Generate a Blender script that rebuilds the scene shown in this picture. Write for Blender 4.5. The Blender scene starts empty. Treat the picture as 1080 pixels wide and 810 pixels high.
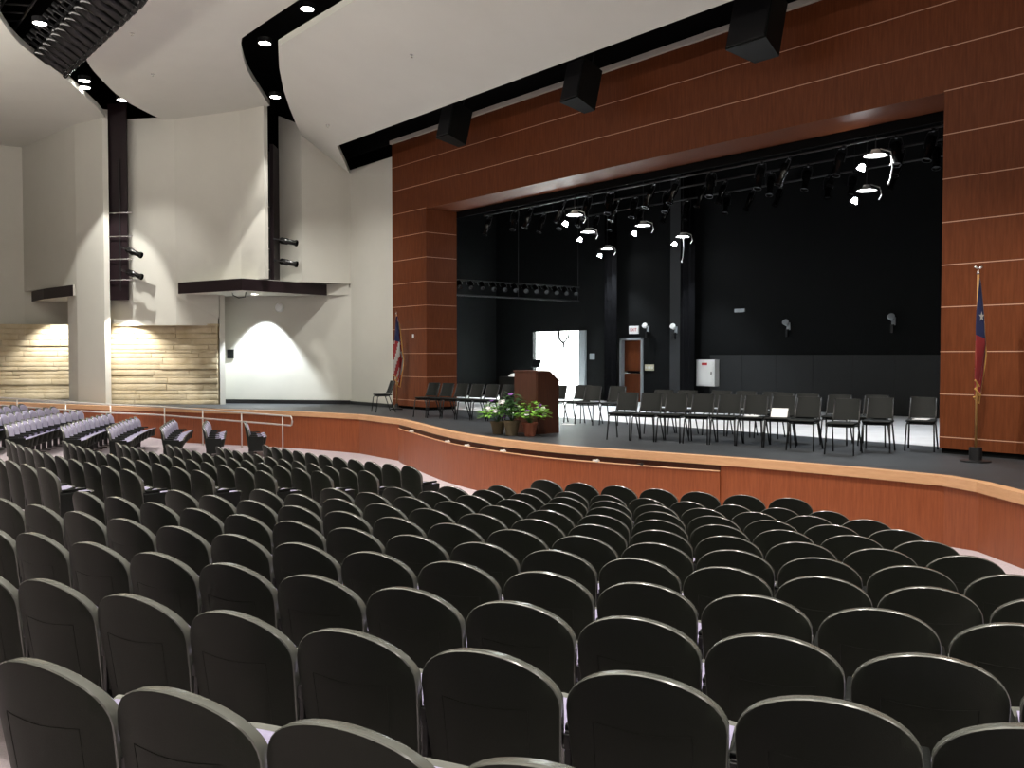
import bpy, bmesh, math, random
from mathutils import Vector, Matrix, Euler
PI = math.pi
random.seed(7)
SC = bpy.context.scene
COL = SC.collection
EYE = 2.45            # eye height over the flat floor in front of the stage (metres)
ST = 0.97             # stage floor height

# ------------------------------------------------------------------ camera
cam_d = bpy.data.cameras.new('camera'); cam = bpy.data.objects.new('camera', cam_d); COL.objects.link(cam)
cam_d.sensor_width = 36.0; cam_d.lens = 36.0 * 970 / 1080; cam_d.clip_start = 0.05; cam_d.clip_end = 200
cam.location = (0, 0, EYE)
cam.rotation_euler = (PI / 2 - math.atan(30 / 970), 0, math.radians(51))
SC.camera = cam

# ------------------------------------------------------------------ exposure, world
SC.view_settings.view_transform = 'Standard'; SC.view_settings.look = 'None'
SC.view_settings.exposure = 1.08; SC.view_settings.gamma = 1.0
SC.view_settings.use_curve_mapping = False
w = bpy.data.worlds.new('world'); SC.world = w; w.use_nodes = True
w.node_tree.nodes['Background'].inputs[0].default_value = (0.02, 0.02, 0.02, 1)
w.node_tree.nodes['Background'].inputs[1].default_value = 0.0
try:
    SC.cycles.use_denoising = True
    SC.cycles.max_bounces = 7; SC.cycles.diffuse_bounces = 5; SC.cycles.glossy_bounces = 3
    SC.cycles.sample_clamp_indirect = 4.0
except Exception: pass

# ------------------------------------------------------------------ lights
WARM = (1.0, 0.94, 0.85); NEUT = (1.0, 0.97, 0.92); COOL = (0.86, 0.94, 1.0)
def spot(loc, to, power, ang, blend=0.5, col=WARM, r=0.06):
    d = bpy.data.lights.new('spot_light', 'SPOT'); d.energy = power; d.spot_size = math.radians(ang); d.spot_blend = blend
    d.color = col; d.shadow_soft_size = r
    o = bpy.data.objects.new('spot_light', d); COL.objects.link(o); o.location = loc
    o.rotation_euler = (Vector(to) - Vector(loc)).to_track_quat('-Z', 'Y').to_euler()
    return o
def area(loc, to, power, sx, sy, col=WARM):
    d = bpy.data.lights.new('area_light', 'AREA'); d.energy = power; d.shape = 'RECTANGLE'; d.size = sx; d.size_y = sy; d.color = col
    o = bpy.data.objects.new('area_light', d); COL.objects.link(o); o.location = loc
    o.rotation_euler = (Vector(to) - Vector(loc)).to_track_quat('-Z', 'Y').to_euler()
    return o
# recessed house lights over the seats (in the ceiling above and behind the picture)
for x, y in ((-3.5, 7.8), (-8, 7.9), (-12.6, 7.9), (-17, 7.9), (-21, 4.4), (-17, 4.4), (-12.6, 4.4), (-8, 4.4), (-3.5, 4.4), (1.0, 4.4), (-21, .5), (-12, 1.5), (-4, 1.8), (1.5, 1.5)):
    spot((x, y, 9.25), (x, y + (3.4 if y > 7 else 0), 0), 1000 if y > 7 else 640, 76, 0.6, WARM, 0.13)
# unseen area lights at back and side, added to brighten the ceiling clouds
area((-15, -1.0, 7.0), (-15, -0.6, 9.4), 900, 22, 0.4, WARM)
area((5.5, 3, 6.0), (-2, 4, 9.3), 260, 12, 0.4, WARM)
# lights in the ceiling slots washing the side wall
for p, pw in (((-25.87, 6.58, 9.4), 260), ((-27.01, 7.86, 9.4), 230), ((-17.66, 8.84, 9.5), 300), ((-20.2, 9.04, 9.5), 300), ((-23.72, 10.74, 9.3), 260), ((-21.93, 4.7, 9.5), 300)):
    spot(p, (p[0], p[1], 0), pw, 75, 0.6, NEUT, 0.06)
spot((-20.3, 9.3, 9.2), (-23.6, 13.8, 2.2), 520, 62, 0.8, NEUT, 0.06)
spot((-25.87, 6.50, 9.3), (-29.1, 7.75, 3.2), 760, 44, 0.3, NEUT, 0.05)
spot((-22.7, 9.75, 9.3), (-24.9, 10.85, 4.2), 420, 30, 0.2, NEUT, 0.05)
# canopy downlights
spot((-26.35, 11.45, 4.18), (-26.75, 11.75, 0.97), 520, 78, 0.35, COOL, 0.04)
spot((-32.9, 7.25, 4.18), (-33.2, 7.6, 0.97), 420, 100, 0.6, NEUT, 0.04)
spot((-28.3, 8.0, 4.00), (-28.7, 8.5, 0.97), 300, 90, 0.6, NEUT, 0.04)
# stage work lights
WORK = [(-16.1, 14.95, 5.8), (-18.08, 17.28, 5.8), (-20.57, 20.48, 5.8), (-16.28, 17.5, 5.8), (-17.12, 20.02, 5.8), (-8.5, 14.98, 5.93), (-10.0, 17.3, 5.8)]
for p in WORK:
    spot((p[0], p[1], p[2] - 0.12), (p[0] + 0.1, p[1] - 0.2, 0), 190, 92, 0.6, COOL, 0.08)
# bright room behind the stage
area((-24.2, 24.2, 4.4), (-24.2, 24.2, 0), 1500, 3.0, 3.0, (0.93, 1.0, 0.98))

# ------------------------------------------------------------------ materials
def mat(name, col, rough=0.6, metal=0.0, emis=None, estr=0.0, spec=0.5, var=0.0, vscale=6.0, bump=0.0, bscale=80.0, stretch=None, col2=None, coat=0.0, sheen=0.0):
    m = bpy.data.materials.new(name); m.use_nodes = True; nt = m.node_tree; b = nt.nodes['Principled BSDF']
    b.inputs['Base Color'].default_value = (*col, 1); b.inputs['Roughness'].default_value = rough; b.inputs['Metallic'].default_value = metal
    b.inputs['Specular IOR Level'].default_value = spec
    if coat: b.inputs['Coat Weight'].default_value = coat
    if sheen: b.inputs['Sheen Weight'].default_value = sheen
    if emis: b.inputs['Emission Color'].default_value = (*emis, 1); b.inputs['Emission Strength'].default_value = estr
    if var or bump or col2:
        tc = nt.nodes.new('ShaderNodeTexCoord'); mp = nt.nodes.new('ShaderNodeMapping'); nt.links.new(tc.outputs['Object'], mp.inputs[0])
        if stretch: mp.inputs['Scale'].default_value = stretch
        if var or col2:
            n = nt.nodes.new('ShaderNodeTexNoise'); n.inputs['Scale'].default_value = vscale; n.inputs['Detail'].default_value = 6; n.inputs['Roughness'].default_value = 0.65
            nt.links.new(mp.outputs[0], n.inputs['Vector'])
            r = nt.nodes.new('ShaderNodeValToRGB'); r.color_ramp.elements[0].position = 0.3; r.color_ramp.elements[1].position = 0.7
            c2 = col2 or tuple(min(1, c * (1 + var)) for c in col); c1 = col if col2 else tuple(c * (1 - var) for c in col)
            r.color_ramp.elements[0].color = (*c1, 1); r.color_ramp.elements[1].color = (*c2, 1)
            nt.links.new(n.outputs[0], r.inputs[0]); nt.links.new(r.outputs[0], b.inputs['Base Color'])
        if bump:
            n2 = nt.nodes.new('ShaderNodeTexNoise'); n2.inputs['Scale'].default_value = bscale; n2.inputs['Detail'].default_value = 4
            nt.links.new(tc.outputs['Object'], n2.inputs['Vector'])
            bp = nt.nodes.new('ShaderNodeBump'); bp.inputs['Strength'].default_value = bump; bp.inputs['Distance'].default_value = 0.01
            nt.links.new(n2.outputs[0], bp.inputs['Height']); nt.links.new(bp.outputs[0], b.inputs['Normal'])
    return m
M = {}
M['shell'] = M['x'] if False else mat('seat_shell_plastic', (0.0056, 0.0078, 0.0034), 0.58, spec=0.30, bump=0.12, bscale=260)
M['rim'] = mat('polished_shell_edge', (0.10, 0.104, 0.092), 0.27, spec=1.0)  # smooth edge of the same plastic, base colour lightened to carry the rim highlight
M['fabric'] = mat('lavender_fabric', (0.30, 0.275, 0.42), 0.9, var=0.08, vscale=40, bump=0.2, bscale=300, sheen=0.3)
M['black'] = mat('black_metal', (0.010, 0.010, 0.011), 0.4)
M['blackpl'] = mat('black_plastic', (0.0042, 0.0055, 0.005), 0.55, bump=0.1, spec=0.22)
M['void'] = mat('black_plenum_paint', (0.004, 0.004, 0.004), 0.9, spec=0.1)
M['gold'] = mat('brass_badge', (0.75, 0.55, 0.2), 0.35, metal=0.6)
M['wood'] = mat('cherry_veneer', (0.22, 0.056, 0.019), 0.42, col2=(0.32, 0.090, 0.033), vscale=3.5, stretch=(9, 9, 0.7), spec=0.4)
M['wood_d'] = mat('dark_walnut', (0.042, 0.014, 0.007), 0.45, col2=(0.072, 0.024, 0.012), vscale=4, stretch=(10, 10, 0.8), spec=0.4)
M['nosing'] = mat('light_maple_nosing', (0.60, 0.33, 0.17), 0.4, col2=(0.68, 0.40, 0.22), vscale=5, stretch=(1, 1, 6))
M['reveal'] = mat('reveal_strip_aluminium', (0.55, 0.32, 0.22), 0.5)
M['wall'] = mat('off_white_paint', (0.595, 0.585, 0.525), 0.85, var=0.02, vscale=1.5, bump=0.08, bscale=150, spec=0.2)
M['cloud'] = mat('ceiling_cloud_plaster', (0.62, 0.625, 0.57), 0.9, var=0.02, vscale=1.0, bump=0.08, bscale=120, spec=0.15)
M['stone'] = mat('buff_limestone', (0.46, 0.37, 0.23), 0.85, col2=(0.60, 0.52, 0.37), vscale=2.6, bump=0.9, bscale=14, spec=0.2)
M['plum'] = mat('dark_plum_fascia', (0.013, 0.006, 0.008), 0.5, spec=0.3)
M['carpet'] = mat('grey_lilac_carpet', (0.46, 0.40, 0.43), 0.95, var=0.15, vscale=60, bump=0.3, bscale=400, spec=0.1)
M['apron'] = mat('black_stage_paint', (0.032, 0.036, 0.041), 0.5, var=0.2, vscale=3, bump=0.15, bscale=60)
M['stagefl'] = mat('grey_stage_floor', (0.78, 0.78, 0.80), 0.45, var=0.08, vscale=2)
M['stwall'] = mat('charcoal_block_wall', (0.0085, 0.0102, 0.011), 0.7, var=0.12, vscale=2.5, bump=0.3, bscale=30)
M['stupper'] = mat('near_black_wall', (0.0035, 0.004, 0.0042), 0.85, var=0.12, vscale=2.5, spec=0.15)
M['stdark'] = mat('black_drape', (0.006, 0.006, 0.007), 0.95, spec=0.1)
M['white'] = mat('white_enamel', (0.75, 0.75, 0.73), 0.5)
M['paper'] = mat('white_paper', (0.8, 0.8, 0.8), 0.8)
M['alu'] = mat('painted_steel_rail', (0.66, 0.62, 0.58), 0.35, metal=0.3)
M['frame'] = mat('grey_door_frame', (0.30, 0.33, 0.35), 0.5)
M['lamp'] = mat('lit_lamp_lens', (1, 1, 1), 0.5, emis=(0.95, 0.98, 1.0), estr=25)
M['lampw'] = mat('lit_downlight_lens', (1, 1, 1), 0.5, emis=(1.0, 0.96, 0.9), estr=14)
M['exit'] = mat('exit_sign_face', (0.75, 0.75, 0.75), 0.5, emis=(0.8, 0.8, 0.8), estr=0.08)
M['red'] = mat('red_marking', (0.5, 0.03, 0.03), 0.5)
M['gloss'] = mat('glossy_black_barrel', (0.004, 0.004, 0.004), 0.16, spec=0.4)
M['flagred'] = mat('flag_red', (0.33, 0.02, 0.025), 0.7, sheen=0.3)
M['flagwhite'] = mat('flag_white', (0.6, 0.58, 0.55), 0.7)
M['flagblue'] = mat('flag_blue', (0.012, 0.022, 0.10), 0.7, sheen=0.3)
M['fringe'] = mat('gold_fringe', (0.55, 0.30, 0.08), 0.6)
M['pole'] = mat('varnished_pole', (0.45, 0.24, 0.08), 0.35)
M['chrome'] = mat('chrome', (0.7, 0.7, 0.7), 0.15, metal=1.0)
M['leaf'] = mat('green_leaf', (0.10, 0.30, 0.03), 0.5, col2=(0.25, 0.5, 0.07), vscale=14)
M['leafd'] = mat('dark_green_leaf', (0.02, 0.07, 0.015), 0.5)
M['petalw'] = mat('white_petal', (0.8, 0.76, 0.8), 0.6)
M['petalp'] = mat('purple_petal', (0.16, 0.04, 0.25), 0.6)
M['terracotta'] = mat('terracotta', (0.25, 0.08, 0.045), 0.8, bump=0.2)
M['potgrey'] = mat('mossy_clay', (0.13, 0.10, 0.06), 0.85, bump=0.3)

# ------------------------------------------------------------------ geometry helpers
def obj(name, bm, m, parent=None, smooth=False, ang=None):
    me = bpy.data.meshes.new(name); bmesh.ops.recalc_face_normals(bm, faces=bm.faces[:]); bm.to_mesh(me); bm.free()
    for mm in (m if isinstance(m, (list, tuple)) else [m]): me.materials.append(mm)
    if smooth: me.polygons.foreach_set('use_smooth', [True] * len(me.polygons))
    o = bpy.data.objects.new(name, me); COL.objects.link(o)
    if parent: o.parent = parent
    if smooth and ang:
        try: me.set_sharp_from_angle(angle=math.radians(ang))
        except Exception: pass
    return o
def tag(o, label, cat, group=None, kind=None):
    o['label'] = label; o['category'] = cat
    if group: o['group'] = group
    if kind: o['kind'] = kind
    return o
def struct(o, label=None):
    o['kind'] = 'structure'
    if label: o['label'] = label; 
    o['category'] = o.name.split('_')[0]
    return o
def empty(name, loc, rz=0.0):
    e = bpy.data.objects.new(name, None); COL.objects.link(e); e.location = loc; e.rotation_euler = (0, 0, rz); e.empty_display_size = 0.1
    return e
def box(bm, c, s, rot=None, mi=0, bev=0.0):
    r = bmesh.ops.create_cube(bm, size=1.0); vs = r['verts']
    mt = Matrix.Translation(c) @ (rot.to_matrix().to_4x4() if rot else Matrix()) @ Matrix.Diagonal((*s, 1))
    bmesh.ops.transform(bm, matrix=mt, verts=vs)
    fs = set(f for v in vs for f in v.link_faces)
    for f in fs: f.material_index = mi
    if bev > 0:
        es = list(set(e for v in vs for e in v.link_edges))
        bmesh.ops.bevel(bm, geom=es, offset=bev, segments=2, profile=0.6, affect='EDGES', clamp_overlap=True)
def bx(bm, x0, x1, y0, y1, z0, z1, mi=0, bev=0.0):
    box(bm, ((x0 + x1) / 2, (y0 + y1) / 2, (z0 + z1) / 2), (abs(x1 - x0), abs(y1 - y0), abs(z1 - z0)), None, mi, bev)
def tube(bm, pts, r, seg=8, mi=0, caps=True, radii=None):
    pts = [Vector(p) for p in pts]; rings = []; n = len(pts); up = None
    for i, p in enumerate(pts):
        t = (pts[min(i + 1, n - 1)] - pts[max(i - 1, 0)]).normalized()
        if up is None: up = Vector((0, 0, 1)) if abs(t.z) < 0.9 else Vector((1, 0, 0))
        a = t.cross(up)
        if a.length < 1e-4: a = t.cross(Vector((0, 1, 0)))
        a.normalize(); b = t.cross(a).normalized(); up = -b if False else b.cross(t) * 0 + up
        rr = radii[i] if radii else r
        rings.append([bm.verts.new(p + (a * math.cos(2 * PI * k / seg) + b * math.sin(2 * PI * k / seg)) * rr) for k in range(seg)])
    for i in range(n - 1):
        for k in range(seg):
            f = bm.faces.new((rings[i][k], rings[i][(k + 1) % seg], rings[i + 1][(k + 1) % seg], rings[i + 1][k])); f.material_index = mi
    if caps:
        for rg in (rings[0], rings[-1]):
            f = bm.faces.new(rg); f.material_index = mi
def lathe(bm, prof, c=(0, 0, 0), seg=20, mi=0, axis=None):
    rings = []; vs = []
    for r, z in prof:
        if r < 1e-5: rg = [bm.verts.new((0, 0, z))]
        else: rg = [bm.verts.new((r * math.cos(2 * PI * k / seg), r * math.sin(2 * PI * k / seg), z)) for k in range(seg)]
        rings.append(rg); vs += rg
    for a, b in zip(rings, rings[1:]):
        for k in range(seg):
            q = []
            for v in ((a[k % len(a)]), a[(k + 1) % len(a)], b[(k + 1) % len(b)], b[k % len(b)]):
                if v not in q: q.append(v)
            if len(q) > 2:
                try: bm.faces.new(q).material_index = mi
                except ValueError: pass
    mt = Matrix.Translation(c)
    if axis is not None: mt = mt @ Vector(axis).to_track_quat('Z', 'Y').to_matrix().to_4x4()
    bmesh.ops.transform(bm, matrix=mt, verts=vs)
def prism(bm, poly, z0, z1, mi=0):
    """closed plan polygon extruded between z0 and z1 (numbers or per-vertex lists)"""
    n = len(poly); zb = z0 if isinstance(z0, (list, tuple)) else [z0] * n; zt = z1 if isinstance(z1, (list, tuple)) else [z1] * n
    a = [bm.verts.new((p[0], p[1], zb[i])) for i, p in enumerate(poly)]; b = [bm.verts.new((p[0], p[1], zt[i])) for i, p in enumerate(poly)]
    fs = [bm.faces.new(a), bm.faces.new(b)]
    for i in range(n): fs.append(bm.faces.new((a[i], a[(i + 1) % n], b[(i + 1) % n], b[i])))
    for f in fs: f.material_index = mi
def wall_run(bm, pts, z0, z1, t=0.12, mi=0, side=1):
    """thick wall along a plan polyline; thickness goes to the left (side=1) of its direction"""
    n = len(pts); P = [Vector((p[0], p[1])) for p in pts]; off = []
    for i in range(n):
        d = (P[min(i + 1, n - 1)] - P[max(i - 1, 0)]).normalized(); off.append(P[i] + Vector((-d.y, d.x)) * t * side)
    z0l = z0 if isinstance(z0, (list, tuple)) else [z0] * n; z1l = z1 if isinstance(z1, (list, tuple)) else [z1] * n
    R = [[bm.verts.new((*P[i], z0l[i])), bm.verts.new((*P[i], z1l[i])), bm.verts.new((*off[i], z1l[i])), bm.verts.new((*off[i], z0l[i]))] for i in range(n)]
    for i in range(n - 1):
        for k in range(4): bm.faces.new((R[i][k], R[i][(k + 1) % 4], R[i + 1][(k + 1) % 4], R[i + 1][k])).material_index = mi
    bm.faces.new(R[0]).material_index = mi; bm.faces.new(R[-1]).material_index = mi
def new(): return bmesh.new()
def dup(o, parent=None):
    c = o.copy(); COL.objects.link(c)
    if parent: c.parent = parent
    for ch in list(KIDS.get(o.name, ())): 
        d = dup(ch, c); KIDS.setdefault(c.name, []).append(d)
    return c
KIDS = {}
def reg(root, *parts):
    KIDS.setdefault(root.name, []).extend(parts)
    return root
def arc_pts(pts, n=6):
    """Catmull-Rom smoothing of a plan polyline"""
    out = []; P = [Vector(p) for p in pts]
    for i in range(len(P) - 1):
        p0, p1, p2, p3 = P[max(i - 1, 0)], P[i], P[i + 1], P[min(i + 2, len(P) - 1)]
        for k in range(n):
            t = k / n
            out.append(0.5 * ((2 * p1) + (p2 - p0) * t + (2 * p0 - 5 * p1 + 4 * p2 - p3) * t * t + (3 * p1 - p0 - 3 * p2 + p3) * t ** 3))
    out.append(P[-1]); return [tuple(v) for v in out]

# ------------------------------------------------------------------ floor of the hall: flat in front, dished upwards behind
CC = Vector((-15.335, 27.609)); R1 = 20.47; PITCH = 0.8456
def floor_z(R): return max(0.0, (R - 21.2) * 0.0917)
bm = new()
rads = [12.0, 16, 19, 20, 21, 21.2, 21.8] + [21.3 + 1.5 * i for i in range(1, 16)]
angs = [math.radians(a) for a in range(-52, 61, 2)]
def rise(a, r):
    t = min(1, max(0, (math.degrees(a) - 28) / 5)); return .17 * t * t * (3 - 2 * t) * min(1, max(0, (21.8 - r) / .8))
G = [[bm.verts.new((CC.x + math.sin(a) * r, CC.y - math.cos(a) * r, floor_z(r) + rise(a, r))) for a in angs] for r in rads]
for i in range(len(rads) - 1):
    for j in range(len(angs) - 1): bm.faces.new((G[i][j], G[i][j + 1], G[i + 1][j + 1], G[i + 1][j]))
struct(obj('floor', bm, M['carpet'], smooth=True), 'grey lilac carpeted auditorium floor rising gently away from the stage')

# ------------------------------------------------------------------ stage platform
LIP = arc_pts([(-36.5, 4.2), (-33.0, 5.75), (-28.8, 7.5), (-25.6, 9.2), (-22.5, 10.75), (-19.9, 11.55)], 5)[:-1] + \
      arc_pts([(-18.2, 11.35), (-17.0, 11.0), (-15.6, 10.55), (-14.3, 10.2), (-12.8, 10.0), (-11.4, 10.02), (-10.2, 10.27), (-8.9, 10.62), (-7.8, 10.88), (-6.5, 11.08), (-5.4, 11.15)], 5) + \
      [(-4.9, 10.95), (-4.2, 10.42), (-2.5, 9.2), (-0.5, 8.0), (3.5, 6.2)]
def offs(pts, d):
    P = [Vector(p) for p in pts]; out = []
    for i in range(len(P)):
        t = (P[min(i + 1, len(P) - 1)] - P[max(i - 1, 0)]).normalized(); out.append((P[i].x + t.y * d, P[i].y - t.x * d))
    return out
bm = new(); prism(bm, offs(LIP, -0.14) + [(3.5, 13.9), (-6.74, 13.9), (-6.74, 14.75), (-20.7, 14.75), (-20.7, 13.9), (-24.9, 13.9), (-28.4, 11.0), (-36.5, 9.0)], ST - 0.12, ST)
struct(obj('floor_apron', bm, M['apron']), 'black painted stage apron and side platform')
bm = new(); bx(bm, -27.5, -3.0, 14.75, 21.5, ST - 0.12, ST); struct(obj('floor_stage', bm, M['stagefl']), 'grey stage floor behind the proscenium')
# nosing
bm = new(); wall_run(bm, LIP, ST - 0.115, ST + 0.006, 0.15); struct(obj('trim_1', bm, M['nosing']), 'light wood nosing along the stage edge')
# fascia in two planes: flush at the sides, bulging forward with a trough on the centre bow
F_IN = offs(LIP, -0.03)
bm = new(); wall_run(bm, F_IN, 0.0, ST - 0.115, 0.08)
wall_st = obj('wall_fascia', bm, M['wood']); struct(wall_st, 'cherry wood stage fascia following the curved stage edge')
i0 = min(range(len(LIP)), key=lambda i: (LIP[i][0] + 18.2) ** 2 + (LIP[i][1] - 11.35) ** 2)
i1 = min(range(len(LIP)), key=lambda i: (LIP[i][0] + 8.5) ** 2 + (LIP[i][1] - 10.7) ** 2)
bow = LIP[i0:i1 + 1]
def taper(pts, d):
    n_ = len(pts); P = [Vector(p) for p in pts]; out = []
    for i in range(n_):
        t = (P[min(i + 1, n_ - 1)] - P[max(i - 1, 0)]).normalized(); q = d * min(1, i / 3, (n_ - 1 - i) / 3) + .0
        out.append((P[i].x + t.y * q, P[i].y - t.x * q))
    return out
bm = new(); wall_run(bm, taper(bow, 0.07), 0.0, ST - 0.21, 0.10); 
struct(obj('wall_bow', bm, M['wood']), 'raised wood fascia panel under the bowed stage front')
bm = new(); tube(bm, [(*p, ST - 0.20) for p in taper(bow, 0.075)], 0.011, 6)
struct(obj('trim_2', bm, M['nosing'], smooth=True), 'thin pale edge strip on the bowed fascia')
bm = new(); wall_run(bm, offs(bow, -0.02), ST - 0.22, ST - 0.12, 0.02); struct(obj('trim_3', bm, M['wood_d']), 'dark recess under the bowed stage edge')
def near_bow(x):
    P = offs(bow, 0.055); return min(P, key=lambda p: abs(p[0] - x))
t0 = None
for k, x in enumerate((-16.9, -14.6, -13.7, -12.6, -10.4, -9.7)):
    p = near_bow(x); bm = new(); box(bm, (0, 0, 0.022), (0.12, 0.05, 0.03), bev=0.006); lathe(bm, [(0, 0.038), (0.018, 0.038), (0.018, 0.05), (0, 0.052)], (0.03, 0, 0), 8)
    o = obj('footlight', bm, M['white'] if k != 5 else M['black']); o.location = (p[0], p[1], ST - 0.205)
    tag(o, ['small white footlight on the bowed stage edge, %s' % s for s in ('farthest from the lectern, under the chairs row', 'just left of the flower pots', 'below the flower pots', 'in front of the lectern', 'second last before the bow ends')][k] if k < 5 else 'small dark footlight where the bowed stage edge ends', 'light', 'footlights along the bowed stage edge')

# ------------------------------------------------------------------ proscenium wall (front plane y=13.8), one metre thick
XL, XR = -20.7, -6.74; OT = EYE + 3.94; TOP = EYE + 5.93; XW = -22.42
bm = new()
bx(bm, XW, XL, 13.8, 14.8, ST + 0.08, TOP); bx(bm, XR, 3.5, 13.8, 14.8, ST + 0.08, TOP); bx(bm, XL, XR, 13.8, 14.8, OT, TOP)
M['woodw'] = mat('dark_cherry_panel', (0.102, 0.027, 0.009), 0.45, col2=(0.155, 0.045, 0.016), vscale=3.5, stretch=(9, 9, 0.7), spec=0.15)
wp = obj('wall_stage', bm, M['woodw']); struct(wp, 'cherry wood proscenium wall around the stage opening')
bm = new(); bx(bm, XW + 0.02, XL - 0.02, 13.84, 14.78, ST, ST + 0.08); bx(bm, XR + 0.02, 3.5, 13.84, 14.78, ST, ST + 0.08)
struct(obj('baseboard_stage', bm, M['void']), 'recessed black toe base under the proscenium wall')
bm = new()
levels = [EYE + z for z in (5.27, 4.61, 3.96, 3.31, 2.65, 2.0, 1.36, 0.73, 0.06, -0.58, -1.23)]
for z in levels:
    h = 0.006
    if z > OT: bx(bm, XW, 3.5, 13.796, 13.81, z - h, z + h) if z > OT + 0.1 else (bx(bm, XW, XL - 0.0, 13.796, 13.81, z - h, z + h), bx(bm, XR + 0.0, 3.5, 13.796, 13.81, z - h, z + h))
    else:
        bx(bm, XW, XL + 0.003, 13.796, 13.81, z - h, z + h); bx(bm, XR - 0.003, 3.5, 13.796, 13.81, z - h, z + h)
        bx(bm, XL - 0.01, XL + 0.004, 13.8, 14.79, z - h, z + h); bx(bm, XR - 0.004, XR + 0.01, 13.8, 14.79, z - h, z + h)
struct(obj('trim_4', bm, M['reveal']), 'thin pale horizontal reveals between the wood panels')
bm = new(); bx(bm, XW, 3.5, 13.72, 14.0, TOP, TOP + 0.10); struct(obj('trim_5', bm, M['wall']), 'pale strip along the top of the wood wall')
bm = new(); bx(bm, XL - .6, XR + .6, 14.82, 14.86, OT - 0.16, OT + .6); struct(obj('trim_6', bm, M['void']), 'black valance behind the proscenium head')
bm = new(); bx(bm, -0.035, 0.035, -0.012, 0, -0.055, 0.055, bev=0.004); bx(bm, -0.012, 0.012, -0.022, -0.01, -0.02, 0.02)
o = obj('wall_switch', bm, M['white']); o.location = (-21.35, 13.8, EYE + 0.53); tag(o, 'small white switch plate on the wood pier beside the striped flag', 'switch')

# ------------------------------------------------------------------ side walls of the hall (left) with canopies and slots
Z7 = EYE + 7.0; HI = 10.6
bm = new(); bx(bm, -24.95, XW, 13.8, 13.95, ST, EYE + 5.60); struct(obj('wall_return', bm, M['wall']), 'plain off-white wall beside the proscenium')
bm = new(); wall_run(bm, [(-28.1, 10.9), (-24.8, 13.8)], ST, 4.5, 0.15); struct(obj('wall_alcove', bm, M['wall']), 'white splayed wall of the lit alcove')
bm = new(); wall_run(bm, [(-28.08, 10.88), (-24.8, 13.76)], ST, ST + 0.12, 0.03, side=-1); bx(bm, -24.8, XW, 13.76, 13.80, ST, ST + 0.10)
struct(obj('baseboard_alcove', bm, M['black']), 'black baseboard of the alcove')
# upper panels W5/W6 and W7/W8
ZC = EYE + 2.17; ZF = EYE + 1.83
bm = new(); wall_run(bm, [(-27.66, 9.52), (-25.5, 10.64), (-24.6, 10.96)], ZC, [9.52, 9.52, 9.58], 0.14); struct(obj('wall_panel', bm, M['wall']), 'upper off-white wall panel with a lit fin beside the dark slot')
bm = new(); wall_run(bm, [(-25.9, 12.0), (-25.0, 12.3), (-24.8, 13.8)], ZC, [9.6, 9.2, EYE + 5.6], 0.14); struct(obj('wall_corner', bm, M['wall']), 'upper off-white wall panel next to the proscenium wall')
bm = new(); wall_run(bm, [(-25.3, 11.55), (-25.95, 12.05)], ZC, 8.6, 0.10); struct(obj('wall_slot', bm, M['plum']), 'dark slot between the upper wall panels')
# canopy slab with plum fascia
def canopy(nm, front, back, lab, n):
    bm = new(); prism(bm, front + back, ZF, ZC - 0.002); c = obj(nm, bm, M['wall']); struct(c, lab)
    bm = new(); wall_run(bm, front, ZF - 0.01, ZC - 0.02, 0.035, side=-1); f = obj('trim_%d' % n, bm, M['plum']); struct(f, 'dark plum fascia board of the canopy ' + ('over the alcove' if n == 7 else 'behind the full height fin'))
canopy('ceiling_canopy', [(-27.35, 9.50), (-24.75, 10.35), (-25.25, 13.2)], [(-24.85, 13.75), (-28.05, 10.9)], 'white soffit of the canopy over the alcove', 7)
canopy('ceiling_soffit', [(-34.3, 7.0), (-32.6, 7.0), (-30.3, 7.30)], [(-30.6, 7.6), (-33.4, 8.3), (-34.5, 8.0)], 'white soffit of the canopy behind the fin', 8)
# W4 + behind slot, above the stone; fin W3; W2; W1
STZ = EYE + 0.905
bm = new(); wall_run(bm, [(-29.95, 7.5), (-27.66, 9.52), (-27.2, 10.6)], STZ, [EYE + 7.07, EYE + 7.07, EYE + 2.0], 0.15); struct(obj('wall_side', bm, M['wall']), 'off-white side wall above the stone base')
bm = new(); wall_run(bm, [(-27.2, 10.65), (-28.2, 10.95)], ST, EYE + 2.0, 0.15, side=-1); struct(obj('wall_end', bm, M['wall']), 'end of the side wall at the alcove')
bm = new(); wall_run(bm, [(-28.95, 8.02), (-28.5, 8.42)], EYE + 1.65, 9.9, 0.06, side=-1); struct(obj('wall_recess', bm, M['plum']), 'tall dark lighting slot beside the fin')
bm = new(); prism(bm, [(-28.80, 7.80), (-28.78, 7.95), (-30.9, 7.62), (-31.2, 7.36), (-30.2, 7.38)], ST - 0.12, EYE + 7.25); struct(obj('wall_fin', bm, M['wall']), 'full height off-white fin standing between the stone walls')
bm = new(); wall_run(bm, [(-34.6, 6.8), (-30.2, 7.38)], ZC, [9.5, 9.5], 0.14); struct(obj('wall_upper', bm, M['wall']), 'upper off-white panel behind the fin')
bm = new(); wall_run(bm, [(-35.2, 4.6), (-34.6, 6.8), (-34.0, 8.3)], EYE + 1.05, EYE + 7.0, 0.15); struct(obj('wall_left', bm, M['wall']), 'off-white side wall farthest from the stage')
# wedge bulkheads below the canopies
bm = new(); wall_run(bm, [(-27.63, 9.50), (-27.16, 10.62)], [ZF - 0.05, EYE + 1.12], [ZF, ZF + 0.02], 0.05, side=-1); struct(obj('trim_9', bm, M['wall']), 'sloped bulkhead under the canopy')

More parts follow.
